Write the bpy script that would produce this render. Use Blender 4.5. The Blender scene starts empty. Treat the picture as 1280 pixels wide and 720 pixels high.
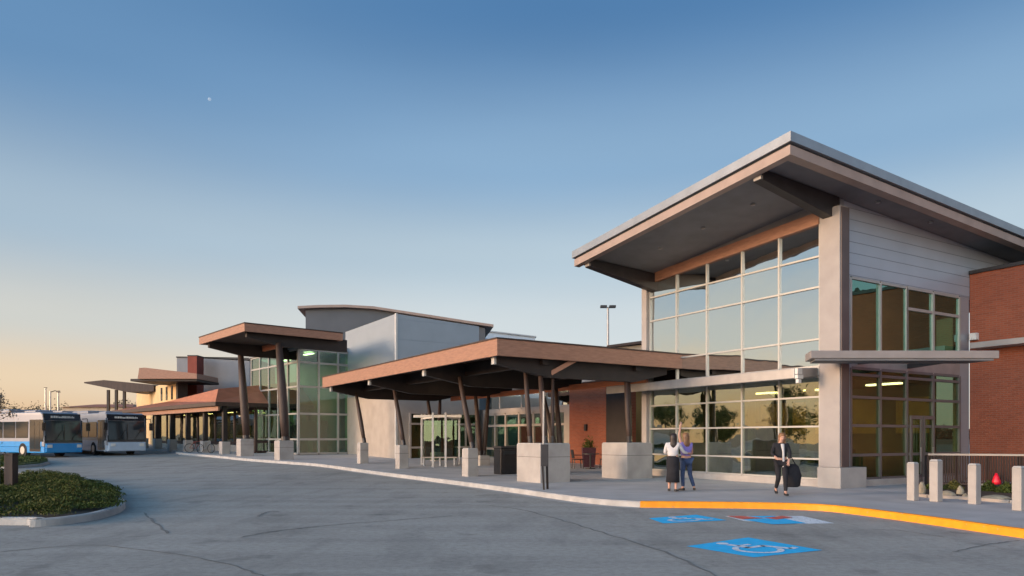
import bpy, bmesh, math, random
from mathutils import Vector, Matrix
random.seed(11)
S = bpy.context.scene
COL = S.collection
F_ = 896.0; HZ = 546.5; CZ = 1.75
R = math.radians

def g(y):                       # the ground rises gently away from the camera
    a = 0.018*max(0.0, min(y, 80.0)-31.0)
    return a if y > 34 else (0.018*(max(0.0, y-28)**2)/12.0)
def gp(px, py, lift=0.0):       # point of the ground seen at a pixel of the photo
    lo, hi = 2.0, 400.0
    for _ in range(60):
        m = (lo+hi)/2
        if (CZ-g(m)-lift)*F_/m > py-HZ: lo = m
        else: hi = m
    return Vector(((px-640)/F_*lo, lo, g(lo)+lift))
def at(px, y): return (px-640)/F_*y
def zat(py, y): return CZ+(HZ-py)/F_*y

# ------------------------------------------------------------------ materials
M = {}
def new_mat(name):
    m = bpy.data.materials.new(name); m.use_nodes = True
    nt = m.node_tree; b = nt.nodes['Principled BSDF']
    M[name] = m
    return m, nt, b
def mat(name, c, rough=.7, var=.18, scale=3.0, metal=0.0, bump=.0, bscale=40, c2=None, stretch=(1,1,1), spec=.5, detail=6):
    m, nt, b = new_mat(name)
    N, L = nt.nodes, nt.links
    tc = N.new('ShaderNodeTexCoord'); mp = N.new('ShaderNodeMapping'); mp.inputs['Scale'].default_value = stretch
    L.new(tc.outputs['Object'], mp.inputs[0])
    n = N.new('ShaderNodeTexNoise'); n.inputs['Scale'].default_value = scale; n.inputs['Detail'].default_value = detail
    L.new(mp.outputs[0], n.inputs[0])
    cr = N.new('ShaderNodeValToRGB')
    a = [x*(1-var) for x in c]; z = list(c2) if c2 else [min(1, x*(1+var)) for x in c]
    cr.color_ramp.elements[0].position = .3; cr.color_ramp.elements[1].position = .7
    cr.color_ramp.elements[0].color = (*a, 1); cr.color_ramp.elements[1].color = (*z, 1)
    L.new(n.outputs[0], cr.inputs[0]); L.new(cr.outputs[0], b.inputs['Base Color'])
    b.inputs['Roughness'].default_value = rough; b.inputs['Metallic'].default_value = metal
    b.inputs['Specular IOR Level'].default_value = spec
    if bump:
        n2 = N.new('ShaderNodeTexNoise'); n2.inputs['Scale'].default_value = bscale; n2.inputs['Detail'].default_value = 8
        L.new(mp.outputs[0], n2.inputs[0])
        bp = N.new('ShaderNodeBump'); bp.inputs['Strength'].default_value = bump; bp.inputs['Distance'].default_value = .02
        L.new(n2.outputs[0], bp.inputs['Height']); L.new(bp.outputs[0], b.inputs['Normal'])
    return m
def brick_mat(name, c1, c2, mortar, yaw, bw=.24, bh=.075):
    m, nt, b = new_mat(name); N, L = nt.nodes, nt.links
    tc = N.new('ShaderNodeTexCoord'); mp = N.new('ShaderNodeMapping'); mp.inputs['Rotation'].default_value = (0, 0, -yaw)
    L.new(tc.outputs['Object'], mp.inputs[0])
    sx = N.new('ShaderNodeSeparateXYZ'); L.new(mp.outputs[0], sx.inputs[0])
    ad = N.new('ShaderNodeMath'); L.new(sx.outputs[0], ad.inputs[0]); L.new(sx.outputs[1], ad.inputs[1])
    cb = N.new('ShaderNodeCombineXYZ'); L.new(ad.outputs[0], cb.inputs[0]); L.new(sx.outputs[2], cb.inputs[1])
    br = N.new('ShaderNodeTexBrick'); br.inputs['Scale'].default_value = 1
    br.inputs['Brick Width'].default_value = bw; br.inputs['Row Height'].default_value = bh
    br.inputs['Mortar Size'].default_value = .008; br.inputs['Mortar Smooth'].default_value = .2
    br.inputs['Color1'].default_value = (*c1, 1); br.inputs['Color2'].default_value = (*c2, 1); br.inputs['Mortar'].default_value = (*mortar, 1)
    L.new(cb.outputs[0], br.inputs['Vector'])
    n = N.new('ShaderNodeTexNoise'); n.inputs['Scale'].default_value = .7; n.inputs['Detail'].default_value = 5
    L.new(tc.outputs['Object'], n.inputs[0])
    mx = N.new('ShaderNodeMixRGB'); mx.blend_type = 'MULTIPLY'; mx.inputs[0].default_value = .5
    cr = N.new('ShaderNodeValToRGB'); cr.color_ramp.elements[0].position = .3; cr.color_ramp.elements[1].position = .7
    cr.color_ramp.elements[0].color = (.6, .55, .55, 1); cr.color_ramp.elements[1].color = (1, 1, 1, 1)
    L.new(n.outputs[0], cr.inputs[0]); L.new(br.outputs[0], mx.inputs[1]); L.new(cr.outputs[0], mx.inputs[2])
    L.new(mx.outputs[0], b.inputs['Base Color']); b.inputs['Roughness'].default_value = .85
    bp = N.new('ShaderNodeBump'); bp.inputs['Strength'].default_value = .5; bp.inputs['Distance'].default_value = .01; bp.invert = True
    L.new(br.outputs['Fac'], bp.inputs['Height']); L.new(bp.outputs[0], b.inputs['Normal'])
    return m
def lined_mat(name, c, pitch, rough=.5, metal=.0, axis=2, yaw=0, width=.05, dark=.55, var=.06, two=None):
    """panel surface with joint lines every pitch metres along one axis (two = second axis as well)"""
    m, nt, b = new_mat(name); N, L = nt.nodes, nt.links
    tc = N.new('ShaderNodeTexCoord'); mp = N.new('ShaderNodeMapping'); mp.inputs['Rotation'].default_value = (0, 0, -yaw)
    L.new(tc.outputs['Object'], mp.inputs[0])
    sx = N.new('ShaderNodeSeparateXYZ'); L.new(mp.outputs[0], sx.inputs[0])
    def line(src, p):
        d = N.new('ShaderNodeMath'); d.operation = 'DIVIDE'; d.inputs[1].default_value = p; L.new(src, d.inputs[0])
        f = N.new('ShaderNodeMath'); f.operation = 'FRACT'; L.new(d.outputs[0], f.inputs[0])
        l = N.new('ShaderNodeMath'); l.operation = 'LESS_THAN'; l.inputs[1].default_value = width/p; L.new(f.outputs[0], l.inputs[0])
        return l.outputs[0]
    o = line(sx.outputs[axis], pitch)
    if two is not None:
        o2 = line(sx.outputs[two[0]], two[1])
        mxx = N.new('ShaderNodeMath'); mxx.operation = 'MAXIMUM'; L.new(o, mxx.inputs[0]); L.new(o2, mxx.inputs[1]); o = mxx.outputs[0]
    n = N.new('ShaderNodeTexNoise'); n.inputs['Scale'].default_value = .9; n.inputs['Detail'].default_value = 7
    L.new(tc.outputs['Object'], n.inputs[0])
    cr = N.new('ShaderNodeValToRGB'); cr.color_ramp.elements[0].position = .3; cr.color_ramp.elements[1].position = .7
    cr.color_ramp.elements[0].color = (*[x*(1-var) for x in c], 1); cr.color_ramp.elements[1].color = (*[x*(1+var) for x in c], 1)
    L.new(n.outputs[0], cr.inputs[0])
    mx = N.new('ShaderNodeMixRGB'); L.new(o, mx.inputs[0]); L.new(cr.outputs[0], mx.inputs[1]); mx.inputs[2].default_value = (*[x*dark for x in c], 1)
    L.new(mx.outputs[0], b.inputs['Base Color']); b.inputs['Roughness'].default_value = rough; b.inputs['Metallic'].default_value = metal
    bp = N.new('ShaderNodeBump'); bp.inputs['Strength'].default_value = .6; bp.inputs['Distance'].default_value = .01; bp.invert = True
    L.new(o, bp.inputs['Height']); L.new(bp.outputs[0], b.inputs['Normal'])
    return m
def glass_mat(name, tint, refl, rough=.006, wav=.022, mx_=.95, gc=(.92, .96, .95)):
    m = bpy.data.materials.new(name); m.use_nodes = True; M[name] = m
    nt = m.node_tree; N, L = nt.nodes, nt.links; N.clear()
    out = N.new('ShaderNodeOutputMaterial'); t = N.new('ShaderNodeBsdfTransparent'); t.inputs[0].default_value = (*tint, 1)
    gl = N.new('ShaderNodeBsdfGlossy'); gl.inputs['Color'].default_value = (*gc, 1); gl.inputs['Roughness'].default_value = rough
    fr = N.new('ShaderNodeLayerWeight'); fr.inputs[0].default_value = .25
    mr = N.new('ShaderNodeMapRange'); mr.inputs['To Min'].default_value = refl; mr.inputs['To Max'].default_value = mx_
    L.new(fr.outputs['Facing'], mr.inputs[0])
    tc = N.new('ShaderNodeTexCoord'); n = N.new('ShaderNodeTexNoise'); n.inputs['Scale'].default_value = .8; L.new(tc.outputs['Object'], n.inputs[0])
    bp = N.new('ShaderNodeBump'); bp.inputs['Strength'].default_value = wav; bp.inputs['Distance'].default_value = .3
    L.new(n.outputs[0], bp.inputs['Height']); L.new(bp.outputs[0], gl.inputs['Normal'])
    mx = N.new('ShaderNodeMixShader'); L.new(mr.outputs[0], mx.inputs[0]); L.new(t.outputs[0], mx.inputs[1]); L.new(gl.outputs[0], mx.inputs[2])
    L.new(mx.outputs[0], out.inputs[0])
    return m
HY = R(30.5); CY = R(32.5)
mat('concrete', (.37, .34, .31), .85, .15, 1.6, bump=.35, bscale=30)
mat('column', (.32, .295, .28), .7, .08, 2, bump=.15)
mat('kerb_concrete', (.40, .39, .37), .85, .16, 3, bump=.4, bscale=25)
mat('fascia_wood', (.32, .165, .105), .55, .16, 1.6, stretch=(2, 2, 12), bump=.15, bscale=12)
mat('hall_fascia', (.32, .24, .20), .55, .12, 1.6, bump=.1, bscale=12)
mat('canopy_grey', (.26, .23, .215), .5, .1, 2)
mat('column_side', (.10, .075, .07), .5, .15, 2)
mat('timber', (.048, .028, .021), .6, .3, 2, stretch=(3, 3, .6), bump=.2, bscale=14)
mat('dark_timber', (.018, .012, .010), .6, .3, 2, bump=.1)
mat('dark_steel', (.022, .020, .022), .45, .2, 3)
mat('soffit', (.18, .18, .185), .8, .12, 1.2)
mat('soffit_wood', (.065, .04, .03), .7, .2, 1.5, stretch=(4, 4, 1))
mat('roof_metal', (.30, .33, .36), .4, .08, 2, metal=.5)
mat('mullion', (.38, .38, .36), .4, .05, 2, metal=.3)
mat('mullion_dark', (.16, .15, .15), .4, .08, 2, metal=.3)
mat('steel', (.36, .35, .34), .4, .1, 3, metal=.5)
mat('interior_wall', (.17, .18, .13), .8, .1, 1)
mat('interior_floor', (.12, .11, .10), .4, .1, 1)
mat('interior_dark', (.05, .055, .045), .8, .2, 1)
mat('beige', (.38, .33, .28), .85, .1, 1.3)
mat('coping', (.02, .02, .022), .5, .1, 2)
mat('rust_roof', (.36, .13, .065), .6, .14, 1.2, stretch=(1, 1, 4))
mat('reflected_amber', (.78, .46, .17), .8, .06, 1)
mat('yellow_wall', (.60, .43, .22), .8, .08, 1.2)
mat('red_block', (.24, .055, .035), .8, .12, 1.4)
mat('pale_slate', (.20, .215, .235), .6, .08, .8)
mat('slate_panel', (.085, .095, .108), .6, .08, .8)
mat('soil', (.045, .03, .02), .95, .4, 5, bump=.5, bscale=20)
mat('rock', (.32, .27, .19), .9, .3, 3, bump=.6, bscale=8)
mat('leaf_dark', (.045, .065, .014), .7, .25, .5, c2=(.09, .115, .022), spec=.2)
mat('leaf_olive', (.075, .075, .02), .7, .25, .6, c2=(.12, .115, .03), spec=.2)
mat('leaf_road', (.09, .10, .025), .65, .3, 1.2, c2=(.19, .19, .05))
mat('leaf_pale', (.28, .21, .13), .6, .4, 3, c2=(.5, .38, .26))
mat('leaf_far', (.022, .028, .018), .8, .3, .3)
mat('bark', (.09, .06, .045), .9, .3, 6, bump=.5, bscale=20)
mat('hill', (.09, .065, .035), .95, .3, .03, c2=(.13, .10, .05))
mat('grass', (.06, .085, .02), .9, .4, .8, bump=.5, bscale=60)
mat('far_ground', (.10, .085, .06), .95, .2, .05)
mat('bus_white', (.26, .27, .30), .3, .05, 2)
mat('bus_blue', (.008, .27, .62), .25, .06, 2)
mat('bus_pale', (.42, .52, .62), .3, .08, 2)
mat('bus_dark', (.012, .013, .016), .2, .1, 2)
mat('bus_glass', (.02, .03, .035), .06, .1, 1)
mat('rubber', (.02, .02, .02), .9, .1, 3)
mat('lamp_lens', (.7, .7, .65), .2, .05, 3)
mat('skin', (.50, .28, .20), .6, .05, 6)
mat('hair_dark', (.02, .012, .01), .5, .3, 30)
mat('hair_brown', (.20, .10, .045), .5, .3, 30)
mat('cloth_black', (.012, .012, .016), .9, .3, 8, bump=.8, bscale=9)
mat('cloth_white', (.55, .53, .52), .85, .05, 8, bump=.8, bscale=9)
mat('cloth_purple', (.24, .19, .50), .85, .06, 8, bump=.8, bscale=9)
mat('cloth_denim', (.035, .06, .13), .9, .25, 20, bump=.8, bscale=9)
mat('cloth_wine', (.06, .022, .035), .9, .2, 10)
mat('shoe', (.02, .02, .02), .6, .1, 5)
mat('red_plastic', (.65, .01, .03), .4, .05, 3)
mat('white_box', (.62, .60, .56), .5, .05, 3)
mat('pale_roof', (.40, .48, .56), .5, .06, 1)
mat('tan_wall', (.45, .36, .26), .8, .1, 1)
mat('paving_crack', (.18, .175, .16), .95, .2, 3)
brick_mat('brick', (.255, .066, .030), (.32, .086, .04), (.25, .12, .08), HY)
brick_mat('brick_canopy', (.26, .07, .032), (.32, .09, .042), (.25, .14, .1), CY)
lined_mat('siding', (.36, .41, .47), .36, .42, .25, axis=2, width=.018, dark=.5, var=.05)
lined_mat('silver_panel', (.36, .40, .44), 1.25, .38, .45, axis=2, width=.012, dark=.85, var=.04)
lined_mat('sidewalk', (.42, .41, .40), 1.55, .85, 0, axis=0, yaw=HY, width=.016, dark=.72, var=.13, two=(1, 1.55))
glass_mat('glass_upper', (.34, .40, .37), .74)
glass_mat('glass_lower', (.60, .68, .48), .26)
glass_mat('glass_side', (.46, .54, .44), .07, mx_=.35, gc=(.55, .85, .68))
glass_mat('glass_sideup', (.34, .40, .26), .22, mx_=.7, gc=(.42, .80, .72))
glass_mat('glass_green', (.42, .66, .54), .08, mx_=.7)

def worn(name, c, under, thr=.42, sc=5, rough=.6):
    m = mat(name, c, rough, .1, sc); nt = m.node_tree; N, L = nt.nodes, nt.links; b = nt.nodes['Principled BSDF']
    src = b.inputs['Base Color'].links[0].from_socket; tc = N.new('ShaderNodeTexCoord')
    n = N.new('ShaderNodeTexNoise'); n.inputs['Scale'].default_value = 14; n.inputs['Detail'].default_value = 10; n.inputs['Roughness'].default_value = .7; L.new(tc.outputs['Object'], n.inputs[0])
    r_ = N.new('ShaderNodeValToRGB'); r_.color_ramp.elements[0].position = thr-.03; r_.color_ramp.elements[1].position = thr+.03; L.new(n.outputs[0], r_.inputs[0])
    mx = N.new('ShaderNodeMixRGB'); L.new(r_.outputs[0], mx.inputs[0]); mx.inputs[1].default_value = (*under, 1); L.new(src, mx.inputs[2]); L.new(mx.outputs[0], b.inputs['Base Color'])
worn('kerb_yellow', (.90, .31, .004), (.42, .30, .16), .36)
worn('paint_blue', (.001, .50, .90), (.12, .32, .45), .34, rough=.9); worn('paint_white', (.72, .80, .86), (.3, .36, .42), .42); worn('paint_red', (.62, .07, .06), (.3, .2, .2), .42)
# asphalt
m, nt, b = new_mat('asphalt'); N, L = nt.nodes, nt.links
tc = N.new('ShaderNodeTexCoord')
def noise(sc, det=6, st=(1, 1, 1), rot=0):
    mp = N.new('ShaderNodeMapping'); mp.inputs['Scale'].default_value = st; mp.inputs['Rotation'].default_value = (0, 0, rot); L.new(tc.outputs['Object'], mp.inputs[0])
    n = N.new('ShaderNodeTexNoise'); n.inputs['Scale'].default_value = sc; n.inputs['Detail'].default_value = det; L.new(mp.outputs[0], n.inputs[0]); return n.outputs[0]
cr = N.new('ShaderNodeValToRGB'); cr.color_ramp.elements[0].color = (.35, .335, .30, 1); cr.color_ramp.elements[1].color = (.42, .405, .365, 1)
cr.color_ramp.elements[0].position = .32; cr.color_ramp.elements[1].position = .68
L.new(noise(.16, 7, (1, .35, 1), R(-25)), cr.inputs[0])
c2 = N.new('ShaderNodeValToRGB'); c2.color_ramp.elements[0].color = (.84, .84, .84, 1); c2.color_ramp.elements[1].color = (1.08, 1.08, 1.08, 1)
c2.color_ramp.elements[0].position = .3; c2.color_ramp.elements[1].position = .7
L.new(noise(45, 4), c2.inputs[0])
mx = N.new('ShaderNodeMixRGB'); mx.blend_type = 'MULTIPLY'; mx.inputs[0].default_value = .8
L.new(cr.outputs[0], mx.inputs[1]); L.new(c2.outputs[0], mx.inputs[2])
c3 = N.new('ShaderNodeValToRGB'); c3.color_ramp.elements[0].color = (.80, .80, .80, 1); c3.color_ramp.elements[1].color = (1, 1, 1, 1)
c3.color_ramp.elements[0].position = .36; c3.color_ramp.elements[1].position = .5
L.new(noise(1.1, 5, (1, .3, 1), R(-60)), c3.inputs[0])
mx2 = N.new('ShaderNodeMixRGB'); mx2.blend_type = 'MULTIPLY'; mx2.inputs[0].default_value = .7
L.new(mx.outputs[0], mx2.inputs[1]); L.new(c3.outputs[0], mx2.inputs[2])
def mulramp(prev, src, p0, c0, p1, c1_, fac=1):
    r_ = N.new('ShaderNodeValToRGB'); r_.color_ramp.elements[0].position = p0; r_.color_ramp.elements[1].position = p1
    r_.color_ramp.elements[0].color = (c0, c0, c0, 1); r_.color_ramp.elements[1].color = (c1_, c1_, c1_, 1); L.new(src, r_.inputs[0])
    m_ = N.new('ShaderNodeMixRGB'); m_.blend_type = 'MULTIPLY'; m_.inputs[0].default_value = fac; L.new(prev, m_.inputs[1]); L.new(r_.outputs[0], m_.inputs[2]); return m_.outputs[0]
o_ = mulramp(mx2.outputs[0], noise(9, 8), .35, .89, .62, 1.05)
o_ = mulramp(o_, noise(.9, 3), .30, .72, .38, 1.0, .8)          # oil stains
o_ = mulramp(o_, noise(.45, 10, (.25, 2.2, 1), R(31)), .42, .93, .55, 1.04)   # tyre wear running along the drive
vo = N.new('ShaderNodeTexVoronoi'); vo.feature = 'DISTANCE_TO_EDGE'; vo.inputs['Scale'].default_value = .22
mpv = N.new('ShaderNodeMapping'); mpn = N.new('ShaderNodeMixRGB'); mpn.blend_type = 'ADD'; mpn.inputs[0].default_value = .35
nv = N.new('ShaderNodeTexNoise'); nv.inputs['Scale'].default_value = 1.2; nv.inputs['Detail'].default_value = 9; L.new(tc.outputs['Object'], nv.inputs[0])
L.new(tc.outputs['Object'], mpn.inputs[1]); L.new(nv.outputs['Color'], mpn.inputs[2])
nv2 = N.new('ShaderNodeVectorMath'); nv2.operation = 'SCALE'; L.new(nv.outputs['Color'], nv2.inputs[0]); nv2.inputs['Scale'].default_value = 2.2
nv3 = N.new('ShaderNodeVectorMath'); L.new(tc.outputs['Object'], nv3.inputs[0]); L.new(nv2.outputs[0], nv3.inputs[1]); L.new(nv3.outputs[0], vo.inputs['Vector'])
o_ = mulramp(o_, vo.outputs['Distance'], .002, .70, .006, 1.0, .45)
L.new(o_, b.inputs['Base Color'])
b.inputs['Roughness'].default_value = .95; b.inputs['Specular IOR Level'].default_value = .15
bp = N.new('ShaderNodeBump'); bp.inputs['Strength'].default_value = .35; bp.inputs['Distance'].default_value = .01
L.new(noise(70, 4), bp.inputs['Height']); L.new(bp.outputs[0], b.inputs['Normal'])

# ------------------------------------------------------------------ mesh helpers
OFF = {}
def tag(o, label=None, cat=None, group=None, kind=None):
    if label: o['label'] = label
    if cat: o['category'] = cat
    if group: o['group'] = group
    if kind: o['kind'] = kind
    return o
def thing(name, loc, label, cat, group=None, rz=0):
    o = bpy.data.objects.new(name, None); COL.objects.link(o); o.location = loc; o.rotation_euler = (0, 0, rz)
    o.empty_display_size = .3
    OFF[o.name] = Vector(loc) if rz == 0 else Vector((0, 0, 0))
    return tag(o, label, cat, group)
class Fr:
    """frame: t along v (away from the road), s along u (away from the camera)"""
    def __init__(s, x, y, yaw): s.o = Vector((x, y)); s.u = Vector((-math.sin(yaw), math.cos(yaw))); s.v = Vector((math.cos(yaw), math.sin(yaw))); s.yaw = yaw
    def p(s, t, k, z): q = s.o+s.v*t+s.u*k; return Vector((q.x, q.y, z))
WF = Fr(0, 0, 0)
class MB:
    def __init__(s): s.v = []; s.f = []; s.sm = False
    def add(s, vs, fs):
        n = len(s.v); s.v += [Vector(q) for q in vs]; s.f += [tuple(i+n for i in f) for f in fs]; return s
    def hexa(s, p):   # 8 points: bottom 4 ccw, top 4
        return s.add(p, [(0, 3, 2, 1), (4, 5, 6, 7), (0, 1, 5, 4), (1, 2, 6, 5), (2, 3, 7, 6), (3, 0, 4, 7)])
    def box(s, t0, t1, s0, s1, z0, z1, F=WF):
        return s.hexa([F.p(t0, s0, z0), F.p(t1, s0, z0), F.p(t1, s1, z0), F.p(t0, s1, z0), F.p(t0, s0, z1), F.p(t1, s0, z1), F.p(t1, s1, z1), F.p(t0, s1, z1)])
    def prism(s, poly, zb, zt):   # poly [(x,y)], zb/zt number or function
        fb = zb if callable(zb) else (lambda x, y: zb); ft = zt if callable(zt) else (lambda x, y: zt)
        n = len(poly)
        vs = [(x, y, fb(x, y)) for x, y in poly]+[(x, y, ft(x, y)) for x, y in poly]
        return s.add(vs, [tuple(range(n-1, -1, -1)), tuple(range(n, 2*n))]+[(i, (i+1) % n, n+(i+1) % n, n+i) for i in range(n)])
    def bar(s, a, b, w, h, up=(0, 0, 1), w2=None, h2=None):
        a = Vector(a); b = Vector(b); d = (b-a).normalized(); up = Vector(up)
        r = d.cross(up); 
        if r.length < 1e-4: r = d.cross(Vector((0, 1, 0)))
        r.normalize(); q = r.cross(d).normalized(); w2 = w2 or w; h2 = h2 or h
        P = []
        for (c, ww, hh) in ((a, w, h), (b, w2, h2)):
            P += [c-r*ww/2-q*hh/2, c+r*ww/2-q*hh/2, c+r*ww/2+q*hh/2, c-r*ww/2+q*hh/2]
        return s.add(P, [(3, 2, 1, 0), (4, 5, 6, 7), (0, 1, 5, 4), (1, 2, 6, 5), (2, 3, 7, 6), (3, 0, 4, 7)])
    def tube(s, pts, rad, n=10, caps=True):
        pts = [Vector(p) for p in pts]
        if not hasattr(rad, '__len__'): rad = [rad]*len(pts)
        base = len(s.v); prev = None
        for i, p in enumerate(pts):
            d = (pts[min(i+1, len(pts)-1)]-pts[max(i-1, 0)]).normalized()
            if prev is None:
                r = d.orthogonal().normalized()
            else:
                r = (prev-d*prev.dot(d)).normalized()
            prev = r; q = d.cross(r)
            for k in range(n):
                a = 2*math.pi*k/n; s.v.append(p+(r*math.cos(a)+q*math.sin(a))*rad[i])
        for i in range(len(pts)-1):
            for k in range(n):
                s.f.append((base+i*n+k, base+i*n+(k+1) % n, base+(i+1)*n+(k+1) % n, base+(i+1)*n+k))
        if caps:
            s.f.append(tuple(base+k for k in range(n-1, -1, -1))); s.f.append(tuple(base+(len(pts)-1)*n+k for k in range(n)))
        return s
    def loft(s, rings, n=16):   # rings: (cx,cy,cz,rx,ry)
        base = len(s.v)
        for (x, y, z, rx, ry) in rings:
            for k in range(n):
                a = 2*math.pi*k/n; s.v.append(Vector((x+rx*math.cos(a), y+ry*math.sin(a), z)))
        for i in range(len(rings)-1):
            for k in range(n):
                s.f.append((base+i*n+k, base+i*n+(k+1) % n, base+(i+1)*n+(k+1) % n, base+(i+1)*n+k))
        s.f.append(tuple(base+k for k in range(n-1, -1, -1))); s.f.append(tuple(base+(len(rings)-1)*n+k for k in range(n)))
        return s
    def blob(s, c, r, seed=0, sub=2, amp=.25):
        bm = bmesh.new(); bmesh.ops.create_icosphere(bm, subdivisions=sub, radius=1)
        rnd = random.Random(seed); k = [rnd.uniform(1.5, 3) for _ in range(6)]
        vs = []
        for v in bm.verts:
            q = v.co; d = 1+amp*(math.sin(q.x*k[0]+k[3])*math.sin(q.y*k[1]+k[4])+math.sin(q.z*k[2]+k[5])*.5)
            vs.append((c[0]+q.x*r[0]*d, c[1]+q.y*r[1]*d, c[2]+q.z*r[2]*d))
        fs = [tuple(v.index for v in f.verts) for f in bm.faces]; bm.free()
        return s.add(vs, fs)
    def build(s, name, m, parent=None, bevel=0, smooth=False):
        off = OFF.get(parent.name, Vector((0, 0, 0))) if parent else Vector((0, 0, 0))
        me = bpy.data.meshes.new(name); me.from_pydata([tuple(v-off) for v in s.v], [], s.f); me.update()
        bm = bmesh.new(); bm.from_mesh(me); bmesh.ops.recalc_face_normals(bm, faces=bm.faces); bm.to_mesh(me); bm.free()
        o = bpy.data.objects.new(name, me); COL.objects.link(o); me.materials.append(M[m] if isinstance(m, str) else m)
        if parent:
            o.parent = parent; OFF[o.name] = off
        if bevel:
            bv = o.modifiers.new('b', 'BEVEL'); bv.width = bevel; bv.segments = 2; bv.limit_method = 'ANGLE'; bv.angle_limit = R(40)
        if smooth:
            for p in me.polygons: p.use_smooth = True
        return o
def copy_tree(o, parent=None):
    c = o.copy(); COL.objects.link(c); c.parent = parent
    for ch in list(o.children): copy_tree(ch, c)
    return c
def struct(o): o['kind'] = 'structure'; return o

# ------------------------------------------------------------------ world, sun, camera
SUN_AZ = 104.0      # degrees to the left of the view direction
SUN_EL = 6.0
EXPO = 1.0; GLOW = 10.0
w = bpy.data.worlds.new('World'); S.world = w; w.use_nodes = True
nt = w.node_tree; N, L = nt.nodes, nt.links
sky = N.new('ShaderNodeTexSky'); sky.sky_type = 'NISHITA'; sky.sun_disc = False
sky.sun_elevation = R(SUN_EL); sky.sun_rotation = R(-SUN_AZ); sky.air_density = 1.0; sky.dust_density = .6; sky.ozone_density = 3.0; sky.altitude = 0
bg = N['Background']; bg.inputs[1].default_value = .15
def lin(h):
    c = [int(h[i:i+2], 16)/255 for i in (0, 2, 4)]
    return [(x/12.92 if x < .04045 else ((x+.055)/1.055)**2.4) for x in c]
tcw = N.new('ShaderNodeTexCoord'); sep = N.new('ShaderNodeSeparateXYZ'); L.new(tcw.outputs['Generated'], sep.inputs[0])
def ramp(stops, src):
    r_ = N.new('ShaderNodeValToRGB'); r_.color_ramp.interpolation = 'EASE'
    el = r_.color_ramp.elements
    while len(el) < len(stops): el.new(.5)
    for q_, (p_, c_) in zip(el, stops): q_.position = p_; q_.color = (*c_, 1)
    L.new(src, r_.inputs[0]); return r_.outputs[0]
cool = ramp([(0, lin('e2dcd0')), (.07, lin('dedfdb')), (.15, lin('d4dcdf')), (.24, lin('bbcdd9')), (.35, lin('8eb0cf')), (.52, lin('527fae')), (1, lin('345f88'))], sep.outputs[2])
warm = ramp([(0, lin('e8b98a')), (.07, lin('eed2b0')), (.14, lin('d2d0c8')), (.25, lin('a8bccc')), (.42, lin('668fb8')), (1, lin('345f88'))], sep.outputs[2])
dt = N.new('ShaderNodeVectorMath'); dt.operation = 'DOT_PRODUCT'; L.new(tcw.outputs['Generated'], dt.inputs[0])
dt.inputs[1].default_value = (-math.sin(R(95)), math.cos(R(95)), 0)
mrw = N.new('ShaderNodeMapRange'); mrw.interpolation_type = 'SMOOTHSTEP'; mrw.inputs['From Min'].default_value = -.15; mrw.inputs['From Max'].default_value = .60
L.new(dt.outputs['Value'], mrw.inputs[0])
mxa = N.new('ShaderNodeMixRGB'); L.new(mrw.outputs[0], mxa.inputs[0]); L.new(cool, mxa.inputs[1]); L.new(warm, mxa.inputs[2])
# the afterglow, boosted as added fill from the unseen sky behind the camera
dt2 = N.new('ShaderNodeVectorMath'); dt2.operation = 'DOT_PRODUCT'; L.new(tcw.outputs['Generated'], dt2.inputs[0])
dt2.inputs[1].default_value = (-math.sin(R(140)), math.cos(R(140)), 0)
mr2 = N.new('ShaderNodeMapRange'); mr2.interpolation_type = 'SMOOTHSTEP'; mr2.inputs['From Min'].default_value = .55; mr2.inputs['From Max'].default_value = 1
mr2.inputs['To Min'].default_value = 1; mr2.inputs['To Max'].default_value = GLOW; L.new(dt2.outputs['Value'], mr2.inputs[0])
mpw = N.new('ShaderNodeMapping'); mpw.inputs['Scale'].default_value = (1, 1, 5); L.new(tcw.outputs['Generated'], mpw.inputs[0])
nzw = N.new('ShaderNodeTexNoise'); nzw.inputs['Scale'].default_value = 1.6; nzw.inputs['Detail'].default_value = 5; L.new(mpw.outputs[0], nzw.inputs[0])
mrn = N.new('ShaderNodeMapRange'); mrn.inputs['From Min'].default_value = .3; mrn.inputs['From Max'].default_value = .7; mrn.inputs['To Min'].default_value = .965; mrn.inputs['To Max'].default_value = 1.035; L.new(nzw.outputs[0], mrn.inputs[0])
hz_ = N.new('ShaderNodeVectorMath'); hz_.operation = 'SCALE'; L.new(mxa.outputs[0], hz_.inputs[0]); L.new(mrn.outputs[0], hz_.inputs['Scale'])
mxc = N.new('ShaderNodeMixRGB'); mxc.blend_type = 'MULTIPLY'; mxc.inputs[2].default_value = (1.15, 1.0, .88, 1)
mr3 = N.new('ShaderNodeMapRange'); mr3.interpolation_type = 'SMOOTHSTEP'; mr3.inputs['From Min'].default_value = .4; mr3.inputs['From Max'].default_value = .9; L.new(dt2.outputs['Value'], mr3.inputs[0])
L.new(mr3.outputs[0], mxc.inputs[0]); L.new(hz_.outputs[0], mxc.inputs[1])
sc_ = N.new('ShaderNodeVectorMath'); sc_.operation = 'SCALE'; L.new(mxc.outputs[0], sc_.inputs[0]); L.new(mr2.outputs[0], sc_.inputs['Scale'])
sc2 = N.new('ShaderNodeVectorMath'); sc2.operation = 'SCALE'; L.new(sc_.outputs[0], sc2.inputs[0]); sc2.inputs['Scale'].default_value = 1/(.15*2**EXPO)
mxb = N.new('ShaderNodeMixRGB'); mxb.inputs[0].default_value = .93; L.new(sky.outputs[0], mxb.inputs[1]); L.new(sc2.outputs[0], mxb.inputs[2]); L.new(mxb.outputs[0], bg.inputs[0])
sl = bpy.data.lights.new('sun', 'SUN'); so = bpy.data.objects.new('sun', sl); COL.objects.link(so)
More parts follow.
